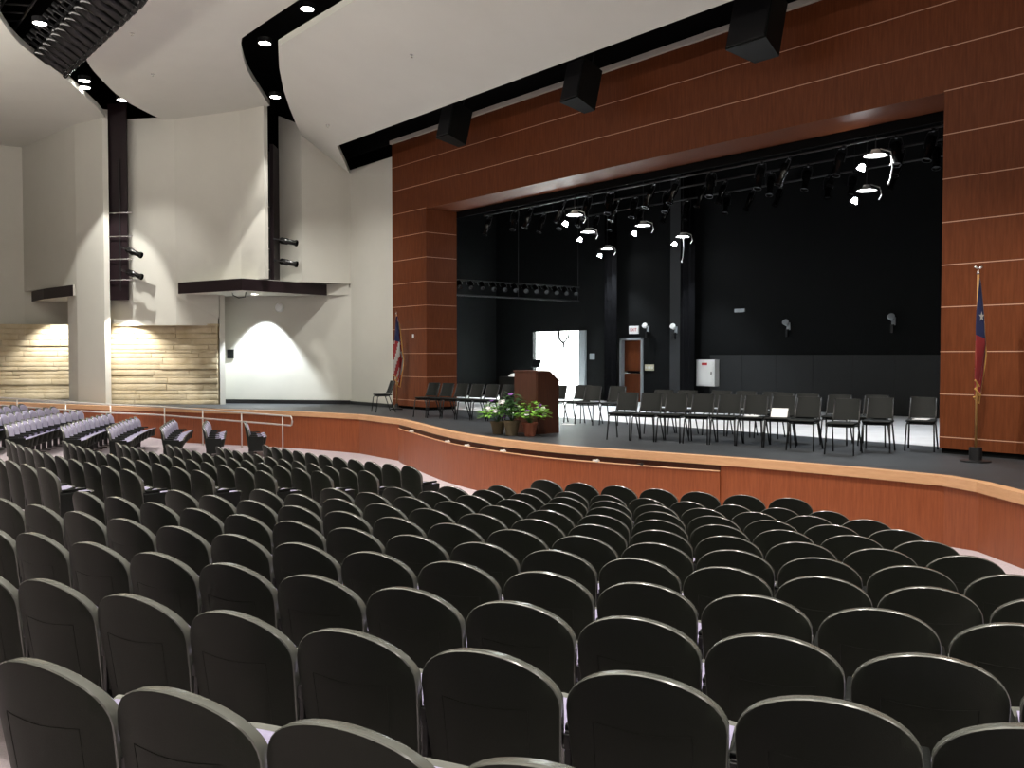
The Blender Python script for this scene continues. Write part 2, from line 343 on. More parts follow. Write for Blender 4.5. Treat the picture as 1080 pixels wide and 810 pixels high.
def stone(nm, a, b, z0, z1, lab, seed):
    rnd = random.Random(seed); A = Vector(a); B = Vector(b); L = (B - A).length; t = (B - A).normalized(); nrm = Vector((t.y, -t.x))
    bm = new(); z = z0
    rot = Euler((0, 0, math.atan2(t.y, t.x)))
    while z < z1 - 0.02:
        h = min(rnd.choice((0.09, 0.13, 0.15, 0.17, 0.2)), z1 - z)
        if z1 - z - h < 0.05: h = z1 - z
        s = 0; dc = rnd.uniform(0.055, 0.095)
        while s < L:
            l = min(rnd.uniform(0.7, 2.2), L - s)
            if L - s - l < 0.12: l = L - s
            d = dc + rnd.uniform(-.008, .008); c = A + t * (s + l / 2) + nrm * (d / 2 - 0.02)
            v0 = len(bm.verts)
            box(bm, (c.x, c.y, z + h / 2), (l - 0.008, d, h - 0.012), rot, 0, 0.012)
            s += l
        z += h
    o = obj(nm, bm, M['stone'], smooth=True, ang=50)
    wm = new(); wall_run(wm, [a, b], z0, z1, 0.12); q = obj('mortar_backing', wm, M['stone'], o)
    struct(o, lab); return o
stone('wall_stone', (-29.4, 7.98 - 0.03), (-27.25, 10.62), ST - 0.0, STZ + 0.0, 'buff split-face stone wall between the fin and the alcove', 3)
stone('wall_masonry', (-35.15, 4.6), (-33.3, 8.6), ST - 0.4, EYE + 1.05, 'buff split-face stone wall left of the full height fin', 5)
bm = new(); wall_run(bm, [(-29.5, 7.9), (-27.22, 10.64)], STZ - 0.02, STZ + 0.05, 0.13, side=-1); struct(obj('trim_10', bm, M['stone']), 'stone cap course')

# ------------------------------------------------------------------ ceiling: black plenum and three hanging clouds
bm = new(); bx(bm, -40, 8.5, -9, 15, 11.2, 11.3); struct(obj('ceiling', bm, M['void']), 'black ceiling plenum above the clouds')
bm = new(); bx(bm, -40, 3.5, 13.9, 14.0, TOP + 0.1, 11.2); wall_run(bm, [(-38, 4.5), (-36, 9.2), (-28.9, 10.6), (-25.6, 13.9)], EYE + 2.2, 11.2, 0.1); struct(obj('wall_plenum', bm, M['void']), 'black walls of the ceiling plenum')
c3p = [(-15.2, 8.62, 9.05), (-17.4, 8.62, 9.05), (-18.58, 8.61, 9.05), (-19.21, 8.92, 9.05), (-19.96, 9.28, 9.05), (-21.35, 10.03, 9.02), (-22.73, 10.85, 8.98), (-23.98, 11.63, 8.95), (-25.0, 12.3, EYE + 6.45), (-24.82, 13.78, EYE + 5.5), (-21.8, 11.74, 7.95)]
def cloud(nm, pts, lab, far=None, th=0.16):
    bm = new(); a = [bm.verts.new(p) for p in pts]; b = [bm.verts.new((p[0], p[1], p[2] + th)) for p in pts]; n = len(pts)
    f = bm.faces.new(a); g = bm.faces.new(b)
    for i in range(n): bm.faces.new((a[i], a[(i + 1) % n], b[(i + 1) % n], b[i]))
    bmesh.ops.triangulate(bm, faces=[f, g]); o = obj(nm, bm, M['cloud']); struct(o, lab); return o
# cloud nearest the stage: rear edge y=8.6, front edge y=11.74, sloping down towards the proscenium; built as strips of quads
rear = [(2, 8.62, 9.05), (-10, 8.62, 9.05), (-18.58, 8.62, 9.05), (-19.21, 8.92, 9.05), (-19.96, 9.28, 9.05), (-21.35, 10.03, 9.02), (-22.73, 10.85, 8.98), (-23.98, 11.63, 8.95), (-25.0, 12.3, 8.90)]
front = [(2, 11.74, 7.95), (-10, 11.74, 7.95), (-16.5, 11.74, 7.95), (-18.4, 11.74, 7.95), (-20.2, 11.74, 7.95), (-21.8, 11.74, 7.95), (-22.8, 12.42, 7.95), (-23.8, 13.10, 7.95), (-24.82, 13.78, 7.95)]
bm = new(); th = 0.14; NV = 6; grid = []
for r_, f_ in zip(rear, front):
    r_ = Vector(r_); f_ = Vector(f_); row = []
    for k in range(NV + 1): row.append(r_.lerp(f_, k / NV))
    grid.append(row)
lo = [[bm.verts.new(p) for p in row] for row in grid]; up_ = [[bm.verts.new(p + Vector((0, 0, th))) for p in row] for row in grid]
for g_ in (lo, up_):
    for i in range(len(grid) - 1):
        for k in range(NV): bm.faces.new((g_[i][k], g_[i + 1][k], g_[i + 1][k + 1], g_[i][k + 1]))
for i in range(len(grid) - 1):
    for k in (0, NV): bm.faces.new((lo[i][k], lo[i + 1][k], up_[i + 1][k], up_[i][k]))
for i in (0, len(grid) - 1):
    for k in range(NV): bm.faces.new((lo[i][k], lo[i][k + 1], up_[i][k + 1], up_[i][k]))
struct(obj('ceiling_cloud', bm, M['cloud'], smooth=True, ang=40), 'white ceiling cloud nearest the proscenium')
c2 = [(3, 8.3), (-10, 8.3), (-18.3, 8.27)] + arc_pts([(-19.7, 8.28), (-20.3, 8.51), (-20.91, 8.81), (-21.67, 9.22), (-22.33, 9.63), (-23.9, 10.68)], 3) + [(-24.5, 11.1), (-25.5, 10.7), (-27.66, 9.6), (-28.42, 9.80)] + arc_pts([(-27.56, 8.83), (-26.42, 7.71), (-25.09, 6.86), (-23.92, 6.22), (-22.9, 5.81), (-22.39, 5.63)], 3) + [(-20.5, 5.3), (-16, 5.2), (3, 5.2)]
bm = new(); prism(bm, c2, 9.45, 9.6); struct(obj('ceiling_middle', bm, M['cloud']), 'white middle ceiling cloud with curved end')
c1 = [(3, 3.4), (-17, 3.5), (-20, 3.6)] + arc_pts([(-21.63, 3.88), (-22.34, 4.15), (-23.12, 4.52), (-23.96, 5.04), (-24.83, 5.69), (-26.38, 6.61), (-27.77, 7.4)], 3) + [(-28.8, 7.9), (-30.2, 7.5), (-34.7, 6.9), (-35.2, 4.6), (-36, -8.5), (3, -8.5)]
bm = new(); prism(bm, c1, 9.45, 9.6); struct(obj('ceiling_rear', bm, M['cloud']), 'white ceiling cloud over the rear seats')
# shell of the hall behind the camera
bm = new(); bx(bm, -40, 8.5, -9.1, -9, 0, 11.2); struct(obj('wall_back', bm, mat('dark_rear_wall', (0.05, 0.05, 0.045), 0.9)), 'rear wall of the hall')
bm = new(); bx(bm, 7.5, 7.6, -9, 14, 0, 11.2); struct(obj('wall_right', bm, M['wall']), 'right side wall of the hall')
bm = new(); bx(bm, -40, -35.3, 4.2, 4.4, 0, 11.2); bx(bm, -38.1, -38, -9, 4.2, 0, 11.2); struct(obj('wall_far', bm, M['wall']), 'far side wall of the hall')

# ------------------------------------------------------------------ stage house
bm = new()
YB = 21.5; DZ = 3.30
bx(bm, -27.5, -25.35, YB, YB + .15, ST, 9.5); bx(bm, -25.35, -22.85, YB, YB + .15, DZ, 9.5); bx(bm, -22.85, -20.95, YB, YB + .15, ST, 9.5)
bx(bm, -20.95, -19.95, YB, YB + .15, 3.02, 9.5); bx(bm, -19.95, -3.0, YB, YB + .15, ST, 9.5)
struct(obj('wall_upstage', bm, M['stupper']), 'black upper rear wall of the stage'); bm = new()
for k in range(13):                                 # wainscot of panels up to eye level
    x = -17.3 + k * 1.14
    bx(bm, x + 0.004, x + 1.136, YB - 0.035, YB, ST, EYE + 0.02)
struct(obj('wall_wainscot', bm, M['stwall']), 'charcoal lower panels of the rear stage wall')
bm = new(); bx(bm, -27.6, -27.5, 14.8, 21.6, ST, 9.5); struct(obj('wall_wing', bm, M['stupper']), 'dark side wall of the stage, left')
bm = new(); bx(bm, -3.0, -2.9, 14.8, 21.6, ST, 9.5); struct(obj('wall_offstage', bm, M['stupper']), 'dark side wall of the stage, right')
bm = new(); bx(bm, -27.6, -2.9, 14.8, 21.6, 9.5, 9.6); bx(bm, -27.6, -2.9, 14.8, 14.9, OT + .02, 9.5); struct(obj('ceiling_stage', bm, M['void']), 'black ceiling over the stage')
# bright room
bm = new(); bx(bm, -26.5, -26.4, 21.65, 26.5, ST, 4.6); bx(bm, -22.2, -22.1, 21.65, 26.5, ST, 4.6); bx(bm, -26.5, -22.1, 26.4, 26.5, ST, 4.6); bx(bm, -26.5, -22.1, 21.65, 26.5, 4.6, 4.7)
struct(obj('wall_room', bm, mat('white_room_paint', (0.8, 0.82, 0.8), 0.8)), 'bright white room behind the stage')
bm = new(); bx(bm, -26.5, -22.1, 21.5, 26.5, ST - .1, ST - 0.001); struct(obj('floor_room', bm, M['stagefl']), 'floor of the bright room')
bm = new(); bx(bm, -22.85, -22.55, YB - 0.09, YB + 0.02, ST, DZ + 0.0); struct(obj('trim_11', bm, M['frame']), 'pale grey jamb of the wide opening')
# door
bm = new(); bx(bm, -20.95, -20.87, YB - .06, YB + .16, ST, 3.02); bx(bm, -20.03, -19.95, YB - .06, YB + .16, ST, 3.02); bx(bm, -20.95, -19.95, YB - .06, YB + .16, 2.94, 3.02)
door = obj('door_1', bm, M['frame']); struct(door, 'stage door with wooden leaf in a grey frame')
bm = new(); bx(bm, -20.86, -20.04, YB + .08, YB + .13, ST + .01, 2.93, bev=0.004); obj('door_leaf', bm, M['woodw'], door)
bm = new(); bx(bm, -20.80, -20.10, YB + .02, YB + .06, 1.88, 1.96, bev=0.01); obj('panic_bar', bm, M['chrome'], door)
def sbox(nm, x0, x1, z0, z1, d, m, lab, cat, y=YB, group=None, bev=0.008):
    bm = new(); bx(bm, x0, x1, y - d, y, z0, z1, bev=bev); o = obj(nm, bm, m); tag(o, lab, cat, group); return o
o = sbox('exit_sign', -20.55, -20.15, 3.14, 3.39, 0.05, M['exit'], 'small white exit sign above the stage door', 'sign')
cv = bpy.data.curves.new('exit_lettering', 'FONT'); cv.body = 'EXIT'; cv.size = 0.14; cv.align_x = 'CENTER'; cv.align_y = 'CENTER'; cv.extrude = 0.002; cv.materials.append(M['red'])
t0_ = bpy.data.objects.new('tmp', cv); t = bpy.data.objects.new('exit_lettering', bpy.data.meshes.new_from_object(t0_)); bpy.data.objects.remove(t0_); COL.objects.link(t); t.parent = o; t.location = (-20.35, YB - 0.053, 3.265); t.rotation_euler = (PI / 2, 0, 0)
sw = sbox('switch_plate', -19.88, -19.50, 1.98, 2.17, 0.03, mat('cream_plate', (0.62, 0.58, 0.42), 0.5), 'cream switch plate on the wall right of the stage door', 'switch')
for k in range(4): bm = new(); bx(bm, -19.84 + k * .09, -19.80 + k * .09, YB - 0.045, YB - 0.03, 2.04, 2.11); obj('toggle', bm, M['white'], sw)
sbox('wall_plate', -22.38, -22.15, 2.32, 2.52, 0.03, M['frame'], 'grey wall plate between the bright opening and the door', 'plate')
pb = sbox('panel_cabinet', -17.62, -16.95, 1.56, 2.33, 0.22, M['white'], 'white electrical cabinet with red label on the rear stage wall', 'cabinet', y=YB - 0.035)
bm = new(); bx(bm, -17.58, -16.99, YB - 0.275, YB - 0.255, 1.60, 2.29, bev=0.006); pd = obj('cabinet_door', bm, M['white'], pb)
bm = new(); bx(bm, -17.40, -17.20, YB - 0.28, YB - 0.274, 2.17, 2.24); l_ = obj('red_label', bm, M['red'], pb); l_['label'] = 'red label'
bm = new(); bx(bm, -17.06, -17.03, YB - 0.29, YB - 0.274, 1.90, 1.98); obj('latch', bm, M['chrome'], pd)
sbox('wall_vent', -16.44, -16.08, 3.68, 3.78, 0.03, M['frame'], 'small grey vent high on the rear stage wall', 'vent')
bm = new(); bx(bm, -18.6, -18.08, YB - 0.3, YB + .001, ST, 9.5); struct(obj('wall_pilaster', bm, mat('grey_pilaster', (0.02, 0.022, 0.024), 0.7, bump=0.2, bscale=30)), 'dark grey pilaster on the rear stage wall')
# masking drapes
def drape(nm, x0, x1, y, z1, lab, ydir=False):
    bm = new(); n = 40; top = []; bot = []
    for k in range(n + 1):
        t_ = k / n; x = x0 + (x1 - x0) * t_; yy = y + 0.06 * math.sin(t_ * (abs(x1 - x0)) * 28)
        p = (yy, x) if ydir else (x, yy)
        top.append(bm.verts.new((*p, z1))); bot.append(bm.verts.new((*p, ST + 0.02)))
    for k in range(n): bm.faces.new((top[k], top[k + 1], bot[k + 1], bot[k]))
    ex = bmesh.ops.solidify(bm, geom=bm.faces[:], thickness=0.015)
    o = obj(nm, bm, M['stdark'], smooth=True); tag(o, lab, 'curtain', 'black masking drapes on the stage'); return o
drape('stage_curtain', -17.95, -17.45, 20.9, 9.3, 'narrow black drape hanging beside the grey pilaster')
drape('stage_curtain', -6.6, -5.2, 19.4, 9.3, 'black drape far upstage near the tall flag side')
drape('stage_curtain', -6.5, -4.5, 15.6, 9.3, 'black leg drape just behind the pier with the tall flag')
drape('stage_curtain', -24.6, -22.9, 15.3, 9.3, 'black leg drape just behind the pier with the striped flag')
drape('stage_curtain', -21.2, -20.6, 21.0, 9.3, 'black drape between the bright opening and the door')

# ------------------------------------------------------------------ spotlights, built once and copied
def make_spotlight():
    r = empty('stage_spotlight', (0, 0, 0))
    bm = new(); lathe(bm, [(0, 0.0), (0.07, 0.0), (0.085, 0.03), (0.085, 0.20), (0.065, 0.24), (0.065, 0.42), (0.085, 0.43), (0.085, 0.47), (0.075, 0.47), (0.07, 0.44), (0, 0.43)], (0, 0, 0), 16)
    a = obj('barrel', bm, M['gloss'], r, smooth=True, ang=40)
    bm = new(); tube(bm, [(-0.11, 0, 0.2), (-0.12, 0.0, 0.0), (-0.09, 0, -0.12), (0.09, 0, -0.12), (0.12, 0, 0.0), (0.11, 0, 0.2)], 0.01, 6)
    b = obj('yoke', bm, M['black'], r)
    bm = new(); box(bm, (0, 0, -0.15), (0.05, 0.05, 0.08), bev=0.008); c = obj('clamp', bm, M['black'], r)
    return reg(r, a, b, c)
SPOT0 = make_spotlight(); used = [False]
def place_spot(loc, axis, label, group, scale=1.0):
    o = SPOT0 if not used[0] else dup(SPOT0); used[0] = True
    o.location = loc; o.rotation_mode = 'QUATERNION'; o.rotation_quaternion = Vector(axis).to_track_quat('Z', 'Y'); o.scale = (scale,) * 3
    tag(o, label, 'spotlight', group); return o
ORD = ['first', 'second', 'third', 'fourth', 'fifth', 'sixth', 'seventh', 'eighth', 'ninth', 'tenth', 'eleventh', 'twelfth', 'thirteenth', 'fourteenth', 'fifteenth', 'sixteenth', 'seventeenth', 'eighteenth', 'nineteenth', 'twentieth', 'twenty-first', 'twenty-second']
# ceiling row at the upper left
bm = new(); tube(bm, [(-24.2, 5.15, 9.75), (-17.5, 5.0, 9.75)], 0.03, 8)
tag(obj('lighting_pipe', bm, M['black'], smooth=True), 'black pipe carrying the ceiling spotlights at the upper left', 'pipe')
for k in range(15):
    x = -23.7 + k * 0.40
    place_spot((x, 5.0, 9.55), (0.12, 0.75, -0.52), 'glossy black spotlight in the ceiling row, %s from the side wall' % ORD[k], 'spotlights in the ceiling slot', 1.75)
cw = empty('lighting_catwalk', (-20.5, 4.3, 9.9))
bm = new(); [tube(bm, [(-3.6, dy, 0.0), (3.6, dy - .1, 0.0)], 0.035, 6) for dy in (-0.25, 0.25)]; obj('rail', bm, M['black'], cw)
bm = new(); [tube(bm, [(-3.4 + k * .6, -.25, 0), (-3.1 + k * .6, .25, 0)], 0.02, 6) for k in range(11)]; obj('brace', bm, M['black'], cw)
tag(cw, 'black lighting catwalk in the slot above the side wall', 'catwalk')
# slot ladders
for sx, sy, dx, dy, nm, zs in ((-28.55, 8.15, 0.50, 0.42, 'fin', (6.66, 5.97, 5.30, 4.69)), (-25.2, 11.35, -0.55, 0.5, 'canopy', (6.75, 6.15, 5.53, 4.93))):
    la = empty('lighting_ladder', (sx, sy, 0))
    for z in zs:
        bm = new(); tube(bm, [(-0.28 * dx / .5 * (1 if dx > 0 else 1), -0.28 * dy / .5, z), (0.35 * dx / .5, 0.35 * dy / .5, z)], 0.02, 8); obj('rung', bm, M['chrome'], la, smooth=True)
    bm = new(); tube(bm, [(-0.05, 0.05, zs[-1] - .3), (-0.05, 0.05, zs[0] + 1.6)], 0.02, 6); obj('mast', bm, M['black'], la)
    tag(la, 'tall lighting ladder in the dark slot %s' % ('beside the full height fin' if nm == 'fin' else 'over the alcove canopy'), 'ladder')
for (p, ax, lb) in (((-28.1, 8.25, 5.55), (0.75, 0.55, -0.35), 'upper black spotlight beside the full height fin'), ((-28.1, 8.25, 4.9), (0.75, 0.55, -0.3), 'lower black spotlight beside the full height fin'),
                    ((-24.75, 11.5, 5.75), (0.6, 0.5, -0.15), 'upper black spotlight in the slot over the canopy'), ((-24.75, 11.5, 5.15), (0.6, 0.5, -0.15), 'lower black spotlight in the slot over the canopy')):
    place_spot(p, ax, lb, 'spotlights on the wall ladders', 1.1)
# battens over the stage
for bi, (y, z) in enumerate(((15.4, 6.15), (17.2, 6.35), (19.3, 6.5))):
    bm = new(); tube(bm, [(-20.3, y + .06, z + 0.165), (-7.0, y + .06, z + 0.165)], 0.025, 6); [tube(bm, [(x_, y + .06, z + .165), (x_, y + .06, 9.45)], 0.006, 5) for x_ in (-19.5, -15.5, -11.5, -7.6)]
    w_ = ('nearest', 'middle', 'rear')[bi]
    tag(obj('stage_batten', bm, M['black']), '%s black batten of lights hanging over the stage' % w_, 'batten', 'battens over the stage')
    for k in range(14):
        place_spot((-20.0 + k * 0.96 + 0.2 * math.sin(k * 2.3 + bi), y, z), (0.2 * math.sin(k * 1.7), -0.35, -0.9), 'dark spotlight on the %s batten over the stage, %s from the flag with stripes' % (w_, ORD[k]), 'spotlights on the stage battens', 0.95)
# side rail of fixtures beyond the left pier
bm = new(); tube(bm, [(-22.285, 15.7, 4.695), (-22.285, 20.9, 4.695)], 0.03, 6); tube(bm, [(-22.285, 15.7, 4.25), (-22.285, 20.9, 4.25)], 0.03, 6); [tube(bm, [(-22.285, y_, 4.25), (-22.285, y_, 9.5)], 0.012, 5) for y_ in (15.75, 18.3, 20.85)]
tag(obj('side_rail', bm, M['black']), 'pair of black pipes along the dark side of the stage', 'pipe')
for k in range(12):
    place_spot((-22.15, 15.9 + k * 0.42, 4.62), (0.45, -0.25, -0.25), 'dull spotlight on the side pipes of the stage, %s from the front' % ORD[k], 'spotlights on the side pipes', 0.9)

# work lights
def make_work():
    r = empty('work_light', (0, 0, 0))
    bm = new(); lathe(bm, [(0, 0.10), (0.08, 0.10), (0.10, 0.04), (0.23, -0.02), (0.235, -0.035), (0.22, -0.03), (0.09, 0.03), (0, 0.03)], (0, 0, 0), 20)
    a = obj('dome', bm, M['white'], r, smooth=True, ang=50)
    bm = new(); lathe(bm, [(0, -0.025), (0.19, -0.02), (0.19, -0.01), (0, -0.005)], (0, 0, 0), 20); b = obj('lens', bm, M['lamp'], r)
    bm = new(); lathe(bm, [(0, 0), (0.085, 0.0), (0.05, 0.11), (0, 0.13)], (-0.24, -0.16, -0.30), 14, axis=(0.35, 0.2, 0.8)); c = obj('flood_head', bm, M['lamp'], r, smooth=True)
    bm = new(); tube(bm, [(0, 0, 0.08), (0, 0, 4.29)], 0.012, 6); d = obj('stem', bm, M['black'], r)
    bm = new(); tube(bm, [(0.1, 0, 0.1), (0.26, 0.12, 0.03), (0.3, 0.14, -0.16), (0.24, 0.12, -0.26)], 0.012, 6); e = obj('cable', bm, M['white'], r)
    return reg(r, a, b, c, d, e)
W0 = make_work()
wl = ['work light over the stage hanging nearest above the lectern', 'work light over the stage, second in the line above the bright opening', 'work light over the stage, last of the line above the bright opening', 'work light over the stage above the wooden door', 'work light over the stage with a dangling cord, above the pilaster', 'upper bright work light over the stage near the tall flag', 'lower work light over the stage near the tall flag']
WO = []
for i, p in enumerate(WORK):
    o = W0 if i == 0 else dup(W0); WO.append(o); o.location = p; o.scale = (.85, .85, .85 * (9.497 - p[2]) / 3.66); tag(o, wl[i], 'light', 'work lights over the stage')
for wi, dx, dy, L_ in ((4, 0.12, -0.12, .85), (5, 0.28, 0.1, .62)):
    bm = new(); tube(bm, [(dx, dy, -.05), (dx + .03, dy, -.05 - L_ * .4), (dx - .01, dy, -L_ * .85), (dx - .05, dy, -L_)], 0.014, 6); lathe(bm, [(0, -.04), (.035, 0), (0, .04)], (dx - .05, dy, -L_), 8)
    obj('dangling_cord', bm, M['white'], WO[wi], smooth=True)
for i, (x, z) in enumerate(((-19.75, 3.28), (-18.35, 3.22), (-14.65, 3.24), (-11.66, 3.29))):
    y = YB - (0.3 if i == 1 else 0)
    r = empty('wall_lamp', (x, y, z)); bm = new(); bx(bm, -.05, .05, -.04, 0, -.1, .1, bev=.01); a = obj('bracket', bm, M['frame'], r)
    bm = new(); lathe(bm, [(0, 0), (.05, 0), (.09, .14), (.08, .15), (0, .12)], (0, -.1, .05), 12, axis=(0.2, -.6, .3)); obj('head', bm, M['frame'] if i > 1 else M['white'], r, smooth=True)
    bm = new(); bx(bm, -.035, .035, -.12, -.04, -.28, -.08, bev=.01); obj('ballast', bm, M['black'], r)
    tag(r, ['small wall lamp just right of the exit sign', 'small pale wall lamp on the pilaster', 'small dim wall lamp right of the white cabinet', 'small dim wall lamp nearest the tall flag side'][i], 'light', 'small lamps on the rear stage wall')

# ------------------------------------------------------------------ ceiling downlights in the slots
def make_down():
    r = empty('downlight', (0, 0, 0)); bm = new(); lathe(bm, [(0.0, 0.12), (0.16, 0.12), (0.16, 0.0), (0.145, 0.0), (0.14, 0.04), (0, 0.04)], (0, 0, 0), 20); a = obj('housing', bm, M['black'], r)
    bm = new(); lathe(bm, [(0, 0.0), (0.13, 0.0), (0.13, 0.02), (0, 0.03)], (0, 0, 0), 20); b = obj('lens', bm, M['lampw'], r); return reg(r, a, b)
D0 = make_down()
dl = [((-21.93, 4.7, 9.58), 'small lit downlight among the ceiling spotlights'), ((-25.75, 6.55, 9.58), 'lit downlight in the slot end, upper of a close pair'), ((-26.4, 6.72, 9.58), 'lit downlight in the slot end, lower of a close pair'), ((-27.01, 7.86, 9.58), 'lit downlight in the slot nearest the tall dark recess'),
      ((-17.66, 8.84, 9.62), 'lit downlight in the second slot, farthest from the side wall'), ((-20.2, 9.04, 9.62), 'lit downlight at the bend of the second ceiling slot'), ((-23.6, 10.85, 9.45), 'lit downlight at the end of the second ceiling slot'),
      ((-26.25, 11.35, ZF - 0.0), 'small downlight under the alcove canopy')]
for i, (p, lb) in enumerate(dl):
    o = D0 if i == 0 else dup(D0); o.location = p; tag(o, lb, 'light', 'lit downlights')
    if i == 7: o.scale = (0.8, 0.8, 0.3)
for i, (p, lb) in enumerate((((-23.6, 7.6, 9.45), 'small sprinkler head on the middle ceiling cloud nearest the side wall'), ((-20.9, 6.3, 9.45), 'small sprinkler head near the ceiling spotlights'), ((-20.9, 11.0, 8.2), 'small sprinkler head on the stage-side cloud near its tip'), ((-15.8, 10.2, 8.49), 'small sprinkler head on the stage-side cloud near the hanging speakers'))):
    bm = new(); lathe(bm, [(0, 0.02), (0.05, 0.015), (0.05, 0), (0.015, -0.01), (0.012, -0.04), (0.03, -0.05), (0, -0.055)], (0, 0, 0), 12)
    o = obj('sprinkler_head', bm, M['chrome']); o.location = p; tag(o, lb, 'sprinkler', 'sprinkler heads on the ceiling clouds')
# hanging speakers in front of the proscenium
for i, (x, w_, h, z, lb) in enumerate(((-18.0, 0.52, 0.85, 7.95, 'black loudspeaker hanging from the ceiling gap, nearest the side wall'), (-13.6, 0.52, 0.85, 7.86, 'black loudspeaker hanging in the middle of the ceiling gap'), (-9.35, 0.80, 0.95, 7.90, 'wide black double loudspeaker hanging nearest the tall flag'))):
    r = empty('hanging_speaker', (x, 12.85, z)); r.rotation_euler = (math.radians(-14), 0, 0)
    bm = new(); 
    pts = [(-w_ / 2, -0.3), (w_ / 2, -0.3), (w_ / 2 * .6, 0.3), (-w_ / 2 * .6, 0.3)]
    prism(bm, pts, -h / 2, h / 2); a = obj('cabinet', bm, M['blackpl'], r)
    bm = new(); bx(bm, -w_ / 2 + .03, w_ / 2 - .03, -0.325, -0.30, -h / 2 + .03, h / 2 - .03, bev=.006)
    if w_ > .9: bx(bm, -.015, .015, -.34, -.3, -h / 2, h / 2)
    obj('grille', bm, M['black'], r)
    bm = new(); [tube(bm, [(s * w_ * .3, 0, h / 2), (s * w_ * .3, 0, h / 2 + 1.2)], 0.012, 6) for s in (-1, 1)]; obj('hanger', bm, M['black'], r)
    tag(r, lb, 'loudspeaker', 'loudspeakers hanging before the proscenium')
bm = new(); bx(bm, -24.0, 3.4, 12.7, 13.0, 8.55, 8.7); tag(obj('rigging_beam', bm, M['void']), 'black beam in the gap above the wooden wall', 'beam')

# alcove details
bm = new(); bx(bm, -.11, .11, -.03, 0, -.14, .14, bev=.008); bx(bm, -.07, .07, -.04, -.03, -.09, .09); o = obj('control_panel', bm, M['blackpl']); o.location = (-27.72, 11.20, EYE + 0.05); o.rotation_euler = (0, 0, math.atan2(2.9, 3.3)); tag(o, 'small grey control panel on the alcove wall beside the stone', 'panel')
bm = new(); lathe(bm, [(0, .10), (.10, .10), (.14, .02), (.14, 0), (0, 0)], (0, 0, 0), 20, axis=(0.66, -0.75, 0)); o = obj('wall_speaker', bm, M['white'], smooth=True, ang=40); o.location = (-26.50, 12.27, EYE + 1.47); tag(o, 'round white wall speaker high in the alcove', 'speaker')
bm = new(); tube(bm, [(-.35, -.2, 0), (-.3, -.2, -.08), (-.12, -.1, -.16), (.1, 0, -.14), (.16, 0, 0)], .015, 6); o = obj('loose_cable', bm, M['black'], smooth=True); o.location = (-25.6, 10.75, ZF); tag(o, 'black cable looping below the alcove canopy', 'cable')

# cables and stand in the bright opening
bm = new(); tube(bm, [(-24.6, 21.42, 3.28), (-24.45, 21.42, 2.98), (-24.1, 21.42, 2.93), (-23.85, 21.42, 3.05), (-23.8, 21.42, 3.28)], .03, 6)
tube(bm, [(-23.9, 21.42, 3.28), (-23.8, 21.42, 3.0), (-23.6, 21.42, 2.86), (-23.62, 21.42, 2.7)], .05, 6); tube(bm, [(-23.35, 21.42, 3.28), (-23.35, 21.42, 3.1), (-23.6, 21.42, 2.9)], .045, 6)
tag(obj('hanging_cables', bm, M['black'], smooth=True), 'black cables looping across the top of the bright opening', 'cable')
st = empty('music_stand', (-24.75, 21.15, ST))
bm = new(); tube(bm, [(0, 0, 0.25), (0, 0, 1.1)], .015, 8); obj('post', bm, M['black'], st)
bm = new(); [tube(bm, [(0, 0, .28), (.3 * math.cos(a), .3 * math.sin(a), 0.01)], .012, 6) for a in (0.3, 2.4, 4.5)]; obj('tripod', bm, M['black'], st)
bm = new(); box(bm, (0, 0, 1.2), (.45, .02, .3), Euler((math.radians(-20), 0, 0)), bev=.006); obj('desk', bm, M['black'], st)
tag(st, 'black music stand inside the bright opening', 'stand')
# case behind the left chairs
cs = empty('equipment_case', (-18.9, 15.6, ST)); bm = new(); bx(bm, -.55, .55, -.3, .3, .08, .92, bev=.02); obj('body', bm, M['blackpl'], cs)
bm = new(); [bx(bm, s * .55 - .012, s * .55 + .012, -.08, .08, .5, .6) for s in (-1, 1)]; obj('handle', bm, M['chrome'], cs)
for sx in (-.45, .45):
    for sy in (-.22, .22): bm = new(); lathe(bm, [(0, -.02), (.04, -.02), (.04, .02), (0, .02)], (sx, sy, .04), 10, axis=(1, 0, 0)); obj('caster', bm, M['black'], cs)
tag(cs, 'black equipment case behind the left chairs on stage', 'case')
for x, lb in ((-19.05, 'crumpled white cloth on the black equipment case'), (-18.6, 'white folded paper on the black equipment case')):
    bm = new(); lathe(bm, [(.16, 0), (.15, .03), (.09, .07), (0, .09)], (0, 0, 0), 12) if x < -19 else box(bm, (0, 0, .02), (.25, .18, .03), bev=.006)
    o = obj('white_cloth' if x < -19 else 'folded_paper', bm, M['paper'], smooth=x < -19); o.location = (x, 15.5, ST + .92); tag(o, lb, 'paper')

